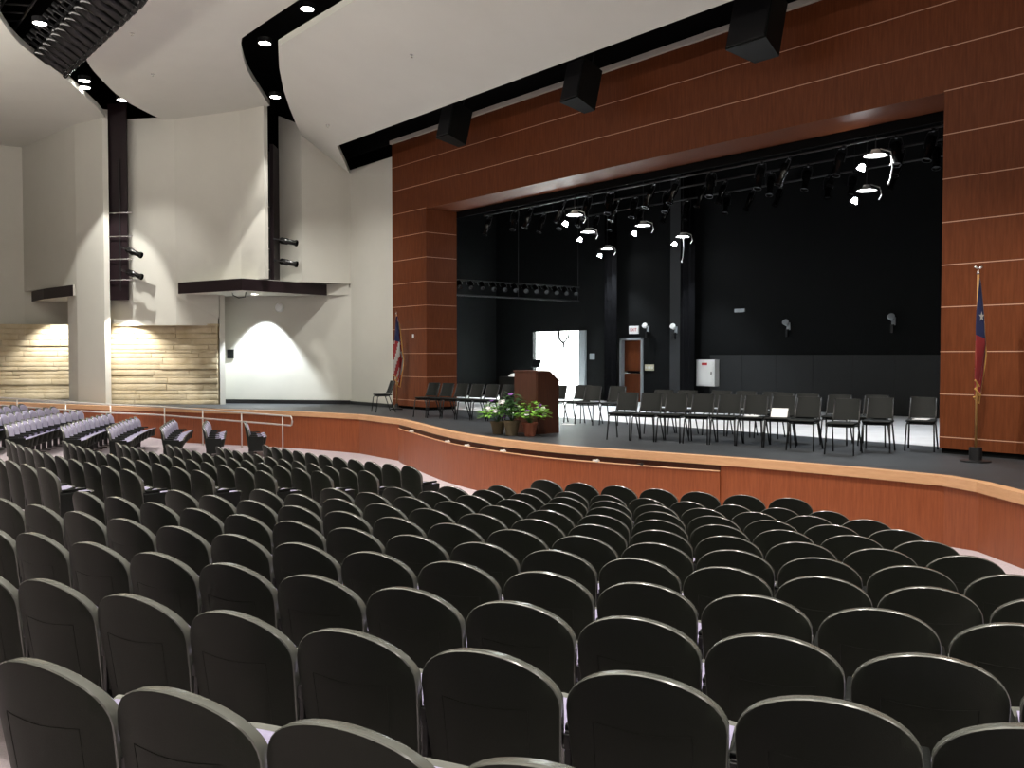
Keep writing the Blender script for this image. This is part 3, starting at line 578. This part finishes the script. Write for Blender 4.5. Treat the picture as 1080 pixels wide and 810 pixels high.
# ------------------------------------------------------------------ stage chairs
def make_chair():
    r = empty('music_chair', (0, 0, 0))                  # faces -y locally; origin on the floor under the seat centre
    bm = new(); box(bm, (0, 0, 0.445), (0.42, 0.40, 0.035), bev=0.016)
    for v in bm.verts: v.co.z += 0.02 * (abs(v.co.x) / .21) ** 2
    a = obj('seat', bm, M['blackpl'], r, smooth=True, ang=60)
    bm = new(); n = 8; W = 0.20
    for k in range(n + 1):
        pass
    F = [[None] * 7 for _ in range(n + 1)]
    for side, dd in ((0, 0.0), (1, 0.022)):
        for i in range(n + 1):
            for j in range(7):
                u = -1 + 2 * i / n; v = j / 6; z = 0.50 + 0.32 * v; ww = W * (0.92 + 0.08 * v)
                if v > .8: ww *= 1 - 0.06 * ((v - .8) / .2) ** 2
                F[i][j] = (F[i][j] or []) + [bm.verts.new((u * ww, 0.19 + 0.10 * v - 0.03 * (1 - u * u) * -1 + dd - 0.02, z))]
    for s in (0, 1):
        for i in range(n):
            for j in range(6): bm.faces.new((F[i][j][s], F[i + 1][j][s], F[i + 1][j + 1][s], F[i][j + 1][s]))
    for i in range(n):
        for j in (0, 6): bm.faces.new((F[i][j][0], F[i + 1][j][0], F[i + 1][j][1], F[i][j][1]))
    for j in range(6):
        for i in (0, n): bm.faces.new((F[i][j][0], F[i][j + 1][0], F[i][j + 1][1], F[i][j][1]))
    b = obj('backrest', bm, M['blackpl'], r, smooth=True, ang=60)
    parts = [a, b]
    for s in (-1, 1):
        bm = new(); tube(bm, [(s * .21, -.24, 0.0), (s * .195, -.19, .40), (s * .19, -.15, .43), (s * .19, 0.12, .43)], .0125, 8); parts.append(obj('leg', bm, M['black'], r, smooth=True))
        bm = new(); tube(bm, [(s * .215, .28, 0.0), (s * .19, .12, .43), (s * .19, .19, .56), (s * .185, .275, .80)], .0125, 8); parts.append(obj('leg', bm, M['black'], r, smooth=True))
    bm = new(); tube(bm, [(-.19, .05, .42), (.19, .05, .42)], .01, 6); tube(bm, [(-.19, -.15, .42), (.19, -.15, .42)], .01, 6); parts.append(obj('crossbar', bm, M['black'], r))
    return reg(r, *parts)
CH = make_chair(); chn = [0]
def put_chair(x, y, head, label, group):
    o = CH if chn[0] == 0 else dup(CH); chn[0] += 1
    # x,y: top of the backrest; head: direction the sitter faces
    h = Vector(head).normalized(); o.location = (x + h.x * .26, y + h.y * .26, ST); o.rotation_euler = (0, 0, math.atan2(h.y, h.x) + PI / 2)
    tag(o, label, 'chair', group); return o
put_chair(-20.75, 12.75, (-.25, -.97), 'single black music chair standing alone by the striped flag', None)
L1 = [(-18.60, 12.62), (-18.12, 12.70), (-17.66, 12.80), (-17.2, 12.90), (-16.75, 13.0), (-16.3, 13.12), (-15.85, 13.25)]
for k, (x, y) in enumerate(L1): put_chair(x, y, (.19, -.98), 'black music chair in the row behind the lectern, %s from the striped flag' % ORD[k], 'black chairs left of the lectern')
for k, (x, y, h_) in enumerate(((-15.35, 13.8, (.3, -.95)), (-15.0, 14.2, (.3, -.95)), (-14.42, 13.96, (.36, -.93)), (-14.0, 14.28, (.36, -.93)))):
    put_chair(x, y, h_, 'black music chair right of the lectern before the door, %s from the lectern' % ORD[k], 'black chairs between the lectern and the front group')
R1_ = [(-11.50, 12.00), (-11.06, 12.14), (-10.64, 12.32), (-10.20, 12.50), (-9.78, 12.68), (-9.36, 12.84), (-8.94, 13.0), (-8.40, 12.90), (-7.68, 12.82)]
for k, (x, y) in enumerate(R1_): put_chair(x, y, (.39, -.92) if k < 7 else (.30, -.95), 'black music chair in the front row of the large group, %s from the lectern' % ORD[k], 'black chairs in the large group, front row')
R2_ = [(-11.9, 13.40), (-11.46, 13.56), (-11.0, 14.0), (-10.55, 14.15), (-10.02, 14.24), (-9.64, 13.98), (-9.12, 13.95), (-8.6, 14.1), (-8.12, 14.44), (-7.58, 13.60), (-7.22, 14.25)]
for k, (x, y) in enumerate(R2_): put_chair(x, y, (.36, -.93), 'black music chair in the rear row of the large group, %s from the lectern' % ORD[k], 'black chairs in the large group, rear row')
def paper(x, y, rz, lb, tent=False):
    bm = new()
    if tent: box(bm, (0, -.055, .075), (.26, .004, .17), Euler((math.radians(-35), 0, 0))); box(bm, (0, .055, .075), (.26, .004, .17), Euler((math.radians(35), 0, 0)))
    else: box(bm, (0, 0, .004), (.22, .28, .006))
    o = obj('name_card' if tent else 'paper_sheet', bm, M['paper']); o.location = (x, y, ST + .484 if not tent else ST + .482); o.rotation_euler = (0, 0, rz); tag(o, lb, 'paper'); return o
def chair_seat(p, h_=(.39, -.92)): return p[0] + h_[0] * .28, p[1] + h_[1] * .28
x, y = chair_seat(R1_[6]); paper(x, y, .4, 'white folded card standing on a front row chair', True)
x, y = chair_seat(R1_[5]); paper(x, y, .4, 'white sheet lying on the chair next to the folded card')
x, y = chair_seat(R2_[10]); paper(x, y, .2, 'white sheet lying on the chair nearest the tall flag')
bm = new(); box(bm, (0, 0, .005), (.28, .21, .008)); o = obj('paper_sheet', bm, M['paper']); o.location = (-14.55, 13.35, ST); o.rotation_euler = (0, 0, .5); tag(o, 'white sheet lying on the stage floor under the chairs', 'paper')

# lectern
lc = empty('lectern', (-13.45, 11.50, ST))
def side_poly(bm, x0, x1):
    pr = [(-.27, 0), (.27, 0), (.27, 0.98), (.02, 1.17), (-.27, 1.17)]
    a = [bm.verts.new((x0, y, z)) for y, z in pr]; b = [bm.verts.new((x1, y, z)) for y, z in pr]
    bm.faces.new(a); bm.faces.new(b)
    for i in range(5): bm.faces.new((a[i], a[(i + 1) % 5], b[(i + 1) % 5], b[i]))
for s in (-1, 1): bm = new(); side_poly(bm, s * .33 - .015, s * .33 + .015); obj('side_panel', bm, M['wood_d'], lc)
bm = new(); bx(bm, -.315, .315, -.28, -.255, 0.0, 1.17); obj('front_panel', bm, M['wood_d'], lc)
bm = new(); bx(bm, -.36, .36, -.29, .03, 1.17, 1.195, bev=.004); obj('top_board', bm, M['wood_d'], lc)
bm = new(); box(bm, (0, .15, 1.088), (.72, .34, .022), Euler((math.radians(-37), 0, 0)), bev=.004); obj('reading_desk', bm, M['wood_d'], lc)
bm = new(); bx(bm, -.315, .315, -.25, .24, .55, .57); obj('shelf', bm, M['wood_d'], lc)
tag(lc, 'dark wooden lectern standing near the bowed stage edge', 'lectern')

# potted flowers
def leaf(bm, base, d, L, w_, mi=0, droop=.3):
    d = Vector(d).normalized(); s = d.cross(Vector((0, 0, 1))); s = s.normalized() if s.length > .01 else Vector((1, 0, 0)); b = Vector(base)
    pts = []
    for k, ww in enumerate((0.0, 0.8, 1.0, 0.7, 0.0)):
        t_ = k / 4; c = b + d * L * t_ - Vector((0, 0, droop * L * t_ * t_)); pts.append((c - s * w_ * ww, c + Vector((0, 0, .12 * w_)) , c + s * w_ * ww))
    vs = [[bm.verts.new(q) for q in tri] for tri in pts]
    for k in range(4):
        for j in (0, 1):
            try: bm.faces.new((vs[k][j], vs[k][j + 1], vs[k + 1][j + 1], vs[k + 1][j])).material_index = mi
            except ValueError: pass
def pot(x, y, r, h, pm, lab, seed, spread, hgt, dark):
    rnd = random.Random(seed); e = empty('potted_flowers', (x, y, ST))
    bm = new(); lathe(bm, [(0, 0), (r * .72, 0), (r, h * .86), (r * 1.1, h * .86), (r * 1.1, h), (r * .95, h), (r * .9, h * .9), (0, h * .9)], (0, 0, 0), 20); obj('pot', bm, pm, e, smooth=True, ang=40)
    bm = new(); stems = []
    for k in range(150):
        a = rnd.uniform(0, 2 * PI); q = rnd.uniform(.1, 1) ** .6; top = Vector((math.cos(a) * spread * q, math.sin(a) * spread * q, h + hgt * (1 - .55 * q) * rnd.uniform(.4, 1.1)))
        stems.append(top); leaf(bm, top, (math.cos(a) + rnd.uniform(-.4, .4), math.sin(a) + rnd.uniform(-.4, .4), rnd.uniform(-.1, .7)), rnd.uniform(.08, .15), rnd.uniform(.025, .042))
        if k % 3 == 0: leaf(bm, top * .8 + Vector((0, 0, h * .2)), (math.cos(a + 1), math.sin(a + 1), .2), .11, .03)
    f = obj('foliage', bm, M['leafd'] if dark else M['leaf'], e); f['kind'] = 'stuff'
    bm = new()
    for s_ in stems[::5]: tube(bm, [(0, 0, h * .9), (s_.x * .4, s_.y * .4, (h + s_.z) / 2), tuple(s_)], .004, 5)
    obj('stems', bm, M['leafd'], e)
    for k in range(10 if not dark else 4):
        s_ = stems[k * 11 % len(stems)]; bm = new()
        for q in range(5): leaf(bm, (0, 0, 0), (math.cos(q * 1.256), math.sin(q * 1.256), .5), .06, .028, 0, .1)
        fl = obj('blossom', bm, M['petalw'] if (k + seed) % 2 else M['petalp'], e); fl.location = s_ + Vector((0, 0, .03)); fl.rotation_euler = (rnd.uniform(.2, 1.2), 0, rnd.uniform(0, .9))
    tag(e, lab, 'plant', 'potted flowers beside the lectern')
pot(-13.62, 10.69, .135, .24, M['potgrey'], 'potted white and purple flowers, farthest from the lectern', 2, .31, .40, False)
pot(-13.21, 10.69, .145, .28, M['potgrey'], 'dark leaved plant in the middle mossy pot by the lectern', 5, .25, .58, True)
pot(-12.92, 10.89, .135, .25, M['terracotta'], 'bright green potted flowers in a reddish pot against the lectern', 8, .33, .42, False)

# flags
def flag(x, y, lab, us):
    e = empty('flag', (x, y, ST))
    bm = new(); lathe(bm, [(0, 0), (.17, 0), (.17, .03), (.06, .06), (.04, .16), (0, .17)] if us else [(0, 0), (.2, 0), (.2, .02), (.085, .03), (.085, .20), (0, .2)], (0, 0, 0), 20); obj('stand', bm, M['black'], e, smooth=True, ang=40)
    bm = new(); tube(bm, [(0, 0, .12), (0, 0, 2.62)], .016, 10); obj('pole', bm, M['pole'], e, smooth=True)
    bm = new(); lathe(bm, [(0, 2.60), (.03, 2.61), (.02, 2.64), (0.01, 2.66), (0, 2.74)], (0, 0, 0), 10)
    if us is False: [box(bm, (s * .035, 0, 2.70), (.05, .012, .03), Euler((0, s * -.5, 0)), bev=.003) for s in (-1, 1)]
    obj('finial', bm, M['chrome'], e, smooth=True)
    # draped cloth: folded sheet hanging from the pole; columns run outward along the folds
    NU, NV_ = 40, 34; bm = new(); g = []
    zt = 2.56; Ln = 1.62 if us else 1.42
    for i in range(NU + 1):
        u = i / NU; row = []
        for j in range(NV_ + 1):
            v = j / NV_
            wid = (0.03 + (.17 if us else .15) * min(1, v * 1.6) ** .8) * (1 - .45 * max(0, v - .6) / .4)
            # zigzag folds
            ph = u * 5.0; tri = abs((ph % 2) - 1)
            lx = (-.07 * min(1, v * 2) if us else -.045 * min(1, v * 2)) + wid * (1.35 if us else 1.1) * ((1 - tri) * .7 + .3 * u)
            ly = (-.035 + .075 * u) * 1.2 + .02 * math.sin(v * 6 + u * 9)
            z = zt - v * Ln - u * .30 * (0.3 + 0.7 * v) - .03 * (1 - tri) * v
            row.append(bm.verts.new((lx, ly, z)))
        g.append(row)
    for i in range(NU):
        for j in range(NV_):
            f = bm.faces.new((g[i][j], g[i + 1][j], g[i + 1][j + 1], g[i][j + 1])); u = (i + .5) / NU; v = (j + .5) / NV_
            if us: f.material_index = 2 if v < .42 and u < .5 else ((int(u * 9 + v * 4) % 2))
            else: f.material_index = 2 if v < .56 else 0
    FR = [tuple(g[i][NV_].co) for i in range(0, NU + 1, 2)] + [tuple(g[NU][j].co) for j in range(NV_ - 2, -1, -3)]
    bmesh.ops.solidify(bm, geom=bm.faces[:], thickness=0.004)
    cl = obj('cloth', bm, [M['flagred'], M['flagwhite'], M['flagblue']], e, smooth=True)
    bm = new(); tube(bm, FR, .012, 6)
    obj('fringe', bm, M['fringe'], cl)
    tag(e, lab, 'flag'); return e
f1 = flag(-21.57, 13.40, 'draped red and white striped flag by the left pier', True); f1.rotation_euler = (0, 0, math.radians(46))
f2 = flag(-5.87, 13.07, 'draped blue white and red flag on the tall pole before the right pier', False); f2.rotation_euler = (0, 0, math.radians(50))
# white star on the blue field of the second flag
bm = new(); st_ = []
for k in range(10):
    r_ = .075 if k % 2 == 0 else .03; st_.append(bm.verts.new((.5 * r_ * math.sin(k * PI / 5), 0, r_ * math.cos(k * PI / 5))))
bm.faces.new(st_); bmesh.ops.solidify(bm, geom=bm.faces[:], thickness=.004); o = obj('star', bm, M['flagwhite'], f2); o.location = (.022, -.066, 2.02); o.rotation_euler = (0, 0, 0)

# handrail
hr = empty('handrail', (-21.9, 10.45, 0))
def hp(p): return (p[0] + 21.9, p[1] - 10.45, p[2])
RP = [(-21.9, 10.42, EYE - 1.56), (-24.0, 9.55, EYE - 1.50), (-26.3, 8.6, EYE - 1.44), (-27.8, 7.5, EYE - 1.40), (-33.2, 5.3, EYE - 1.30), (-36, 4.0, EYE - 1.25)]
LP = [(p[0], p[1], p[2] - .235) for p in RP]
end = [(RP[0][0] + .14, RP[0][1] - .04, RP[0][2] - .03), (RP[0][0] + .2, RP[0][1] - .05, RP[0][2] - .117), (RP[0][0] + .14, RP[0][1] - .04, RP[0][2] - .205)]
bm = new(); tube(bm, [hp(p) for p in list(reversed(RP)) + end + LP], .022, 8); obj('rail', bm, M['alu'], hr, smooth=True)
def lerp_rail(t_):
    segs = len(RP) - 1; s = min(int(t_), segs - 1); a, b = Vector(RP[s]), Vector(RP[s + 1]); return a.lerp(b, t_ - s)
for t_ in (0.12, 0.75, 1.35, 1.95, 2.9, 3.3, 3.7, 4.1):
    p = lerp_rail(t_); bm = new(); tube(bm, [hp((p.x, p.y, 0.0)), hp((p.x, p.y, p.z))], .02, 8); lathe(bm, [(0, 0), (.05, 0), (.05, .01), (0, .012)], hp((p.x, p.y, 0)), 12); obj('post', bm, M['alu'], hr, smooth=True)
tag(hr, 'pale double handrail with rounded end along the stage side', 'handrail')

# ------------------------------------------------------------------ auditorium seats
SH = 0.78
def shell_outline(u, v, top_drop=.165):
    zt = SH + .004 - top_drop * (1 - (1 - abs(u) ** 2.05) ** .5) if abs(u) < 1 else SH + .004 - top_drop
    z = .20 + (zt - .20) * v
    hw = .252 * (0.90 + 0.10 * min(1, max(0, (z - .20) / .40)))
    y = -0.0 + 0.10 * (SH - z) / .58 * 0.9 + 0.05 * abs(u) ** 2.4
    return Vector((u * hw, y, z))
def make_seat():
    r = empty('auditorium_seat', (0, 0, 0))
    us = [math.sin((-1 + 2 * i / 18) * PI / 2) for i in range(19)]; nv = 8
    bm = new(); T = .046
    back = [[bm.verts.new(shell_outline(u, j / nv)) for j in range(nv + 1)] for u in us]
    fr = [[bm.verts.new(shell_outline(u * .985, j / nv) + Vector((0, T, -.003 * (j == nv)))) for j in range(nv + 1)] for u in us]
    n = len(us) - 1
    for g_ in (back, fr):
        for i in range(n):
            for j in range(nv): bm.faces.new((g_[i][j], g_[i + 1][j], g_[i + 1][j + 1], g_[i][j + 1]))
    loop = [(0, j) for j in range(nv + 1)] + [(i, nv) for i in range(1, n + 1)] + [(n, j) for j in range(nv - 1, -1, -1)] + [(i, 0) for i in range(n - 1, 0, -1)]
    m1 = []; m2 = []
    for (i, j) in loop:
        a_, b_ = back[i][j].co, fr[i][j].co; c = Vector((0, .05, .5)); o_ = (a_ - c); o_.y = 0; o_.normalize()
        m1.append(bm.verts.new(a_.lerp(b_, .10) + o_ * .004)); m2.append(bm.verts.new(a_.lerp(b_, .85) + o_ * .004))
    L = len(loop)
    for k in range(L):
        k2 = (k + 1) % L; A, A2 = back[loop[k][0]][loop[k][1]], back[loop[k2][0]][loop[k2][1]]; B, B2 = fr[loop[k][0]][loop[k][1]], fr[loop[k2][0]][loop[k2][1]]
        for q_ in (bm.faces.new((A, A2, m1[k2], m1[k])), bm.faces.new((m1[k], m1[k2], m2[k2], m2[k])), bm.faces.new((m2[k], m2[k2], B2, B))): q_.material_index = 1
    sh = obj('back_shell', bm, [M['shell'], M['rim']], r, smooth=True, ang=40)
    # moulded raised line on the rear face
    bm = new(); pts = []
    for k in range(13):
        t_ = k / 12; u = -.62 + 1.24 * t_; vv = .74 - .06 * (1 - (2 * t_ - 1) ** 2); p = shell_outline(u, vv); pts.append(p + Vector((0, -.0005, 0)))
    tube(bm, [shell_outline(-.64, .30)] + pts + [shell_outline(.64, .30)], .0011, 5); ml = obj('moulding_line', bm, M['shell'], sh, smooth=True)
    reg(sh, ml)
    # back cushion
    bm = new(); g1 = []
    for u in us:
        row = []
        for j in range(nv + 1):
            v = j / nv; p = shell_outline(u * .93, .30 + .66 * v) + Vector((0, T, 0)); e_ = (1 - abs(u) ** 4) * (1 - (abs(2 * v - 1)) ** 6)
            p.y += .012 + .045 * e_; row.append(bm.verts.new(p))
        g1.append(row)
    for i in range(n):
        for j in range(nv): bm.faces.new((g1[i][j], g1[i + 1][j], g1[i + 1][j + 1], g1[i][j + 1]))
    ed = [e for e in bm.edges if e.is_boundary]; ex = bmesh.ops.extrude_edge_only(bm, edges=ed); bmesh.ops.translate(bm, vec=(0, -.014, 0), verts=[v for v in ex['geom'] if isinstance(v, bmesh.types.BMVert)])
    cu = obj('back_cushion', bm, M['fabric'], r, smooth=True, ang=60)
    # seat pan: shell with a deep rounded front, cushion on top
    def pan(u, t_): return Vector((u * .235 * (1 - .05 * t_), .11 + .42 * t_, 0))
    bm = new(); NI, NJ = 10, 8; topg = []; botg = []
    for i in range(NI + 1):
        u = -1 + 2 * i / NI; rt = []; rb = []
        for j in range(NJ + 1):
            t_ = j / NJ; p = pan(u, t_); fy = -.03 * abs(u) ** 3 * t_; zt = .385 + .10 * t_
            rt.append(bm.verts.new(p + Vector((0, fy, zt + (.006 if j == NJ else 0))))); rb.append(bm.verts.new(p * 1.0 + Vector((0, fy - .04 * t_, zt - .05 - .14 * math.sin(min(1, t_ * 1.05) * PI / 2) * (1 - .45 * abs(u) ** 3)))))
        topg.append(rt); botg.append(rb)
    for g_ in (topg, botg):
        for i in range(NI):
            for j in range(NJ): bm.faces.new((g_[i][j], g_[i + 1][j], g_[i + 1][j + 1], g_[i][j + 1]))
    for i in range(NI):
        for j in (0, NJ): bm.faces.new((topg[i][j], topg[i + 1][j], botg[i + 1][j], botg[i][j])).material_index = 0
        bm.faces.ensure_lookup_table()
    for j in range(NJ):
        for i in (0, NI): bm.faces.new((topg[i][j], topg[i][j + 1], botg[i][j + 1], botg[i][j]))
    for f_ in bm.faces:
        c_ = f_.calc_center_median()
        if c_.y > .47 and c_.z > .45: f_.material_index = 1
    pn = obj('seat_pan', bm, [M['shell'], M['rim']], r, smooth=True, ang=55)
    bm = new(); g1 = []
    for i in range(NI + 1):
        u = -1 + 2 * i / NI; row = []
        for j in range(NJ + 1):
            t_ = j / NJ; p = pan(u * .92, .02 + .90 * t_); e_ = (1 - abs(u) ** 4) * (1 - abs(2 * t_ - 1) ** 6); row.append(bm.verts.new(p + Vector((0, -.02 * abs(u) ** 3 * t_, .385 + .10 * t_ + .002 + .010 * e_))))
        g1.append(row)
    for i in range(NI):
        for j in range(NJ): bm.faces.new((g1[i][j], g1[i + 1][j], g1[i + 1][j + 1], g1[i][j + 1]))
    sc_ = obj('seat_cushion', bm, M['fabric'], pn, smooth=True); reg(pn, sc_)
    bm = new(); box(bm, (.266, .26, .535), (.036, .27, .026), bev=.01); ar = obj('armrest', bm, M['blackpl'], r, smooth=True, ang=60)
    bm = new(); box(bm, (.266, .16, .28), (.022, .10, .50), bev=.004); box(bm, (.266, .20, .50), (.022, .2, .05), bev=.004); box(bm, (.266, .18, .012), (.05, .26, .024), bev=.004); sd = obj('standard', bm, M['black'], r)
    bm = new(); box(bm, (0, .15, .30), (.5, .03, .04)); bk = obj('hinge_bar', bm, M['black'], r)
    reg(r, sh, cu, pn, ar, sd, bk); return r
S0 = make_seat(); ns = [0]; tot = [0]
# aisle panel used on end seats
def make_end():
    bm = new(); box(bm, (0, .26, .33), (.03, .34, .36), bev=.012); a = obj('end_panel', bm, M['blackpl'], None)
    bm = new(); lathe(bm, [(0, 0), (.032, 0), (.032, .006), (.022, .008), (.02, .004), (0, .004)], (.016, .30, .42), 14, axis=(1, 0, 0)); b = obj('row_badge', bm, M['gold'], a); reg(a, b); return a
E0 = make_end(); en = [0]
CF = Vector((-math.sin(math.radians(51)), math.cos(math.radians(51)))); CR = Vector((math.cos(math.radians(51)), math.sin(math.radians(51))))
def px(x, y):
    d = x * CF.x + y * CF.y; return 540 + 970 * (x * CR.x + y * CR.y) / d if d > .3 else None
def seat(R, ph, sx, label, group, end=None):
    x = CC.x + math.sin(ph) * R; y = CC.y - math.cos(ph) * R
    q = px(x, y)
    if q is None or q < -45 or q > 1140 + 300 / max(1, (x * CF.x + y * CF.y)): return
    o = S0 if ns[0] == 0 else dup(S0); ns[0] += 1
    o.location = (x, y, floor_z(R)); o.rotation_euler = (0, 0, ph); o.scale = (sx, 1, 1)
    tag(o, label, 'seat', group)
    if end:
        e = E0 if en[0] == 0 else dup(E0); en[0] += 1; e.parent = o; e.location = (end * .295, 0, 0)
        if end < 0: e.scale = (-1, 1, 1)
BASE_R = lambda k: R1 + (k - 1) * PITCH
RN = {0: 'the short front row', 1: 'row one', 2: 'row two', 3: 'row three', 4: 'row four', 5: 'row five', 6: 'row six', 7: 'row seven', 8: 'row eight', 9: 'row nine', 10: 'row ten', 11: 'row eleven', 12: 'row twelve'}
near = {1: (17.2, .540, 7), 2: (16.81, .503, 9), 3: (16.47, .526, 10), 4: (16.15, .531, 11), 5: (15.82, .530, 12), 6: (15.52, .530, 13), 7: (15.10, .533, 14), 8: (14.83, .522, 17), 9: (14.4, .535, 18), 10: (14.1, .530, 19), 11: (13.9, .530, 19), 12: (13.6, .530, 19)}
phase = {9: 17.783, 10: 19.645, 11: 22.476, 12: 24.70}
D = math.degrees
for k in sorted(near, reverse=False):
    a, s, n = near[k]; R = BASE_R(k); st_a = D(s / R)
    if k in phase: a = phase[k] - st_a * math.floor((phase[k] - a) / st_a)
    for i in range(n):
        p = a + i * st_a; dR = .005 * max(0, p - 25) ** 2 if 4 <= k <= 10 else 0
        if p > 33.5: break
        seat(R + dR, math.radians(p), min(1.0, s / .53), 'dark auditorium seat of the near block, %s from the aisle in %s' % (ORD[i], RN[k]), 'auditorium seats of the near block', -1 if i == 0 else (1 if i == n - 1 else None))
mid = {1: (10.165, .448, 11), 2: (10.167, .434, 12), 3: (10.23, .467, 12), 4: (10.02, .478, 12), 5: (9.76, .53, 11), 6: (9.46, .53, 11), 7: (8.9, .53, 11), 8: (8.3, .53, 11)}
for k in mid:
    a, s, n = mid[k]; R = BASE_R(k); st_a = D(s / R)
    for i in range(n):
        seat(R, math.radians(a - i * st_a), min(1.0, s / .53), 'dark auditorium seat of the middle block, %s from the near aisle in %s' % (ORD[i], RN[k]), 'auditorium seats of the middle block', 1 if i == 0 else (-1 if i == n - 1 else None))
def seat_at(x, y, ph, sx, label, group, end=None):
    q = px(x, y)
    if q is None or q < -45: return
    o = dup(S0); ns[0] += 1; o.location = (x, y, floor_z((Vector((x, y)) - CC).length)); o.rotation_euler = (0, 0, ph); o.scale = (sx, 1, 1)
    tag(o, label, 'seat', group)
    if end: e = dup(E0); en[0] += 1; e.parent = o; e.location = (end * .295, 0, 0)
left = {0: (-21.35, 8.95, 3), 1: (-21.45, 7.95, 5), 2: (-21.30, 6.92, 7), 3: (-20.75, 5.62, 9), 4: (-20.70, 4.70, 11), 5: (-20.65, 3.66, 13), 6: (-20.6, 2.7, 15), 7: (-20.6, 1.75, 16)}
for k in left:
    x, y, n = left[k]
    for i in range(n):
        th_ = math.radians(21.5 + i * .85)
        seat_at(x, y, -th_, .93, 'lavender-fronted seat of the far block, %s from the aisle in %s' % (ORD[i], RN[k]), 'auditorium seats of the far block', 1 if i == 0 else None)
        x -= .5 * math.cos(th_); y += .5 * math.sin(th_)
print('SEATS', ns[0])
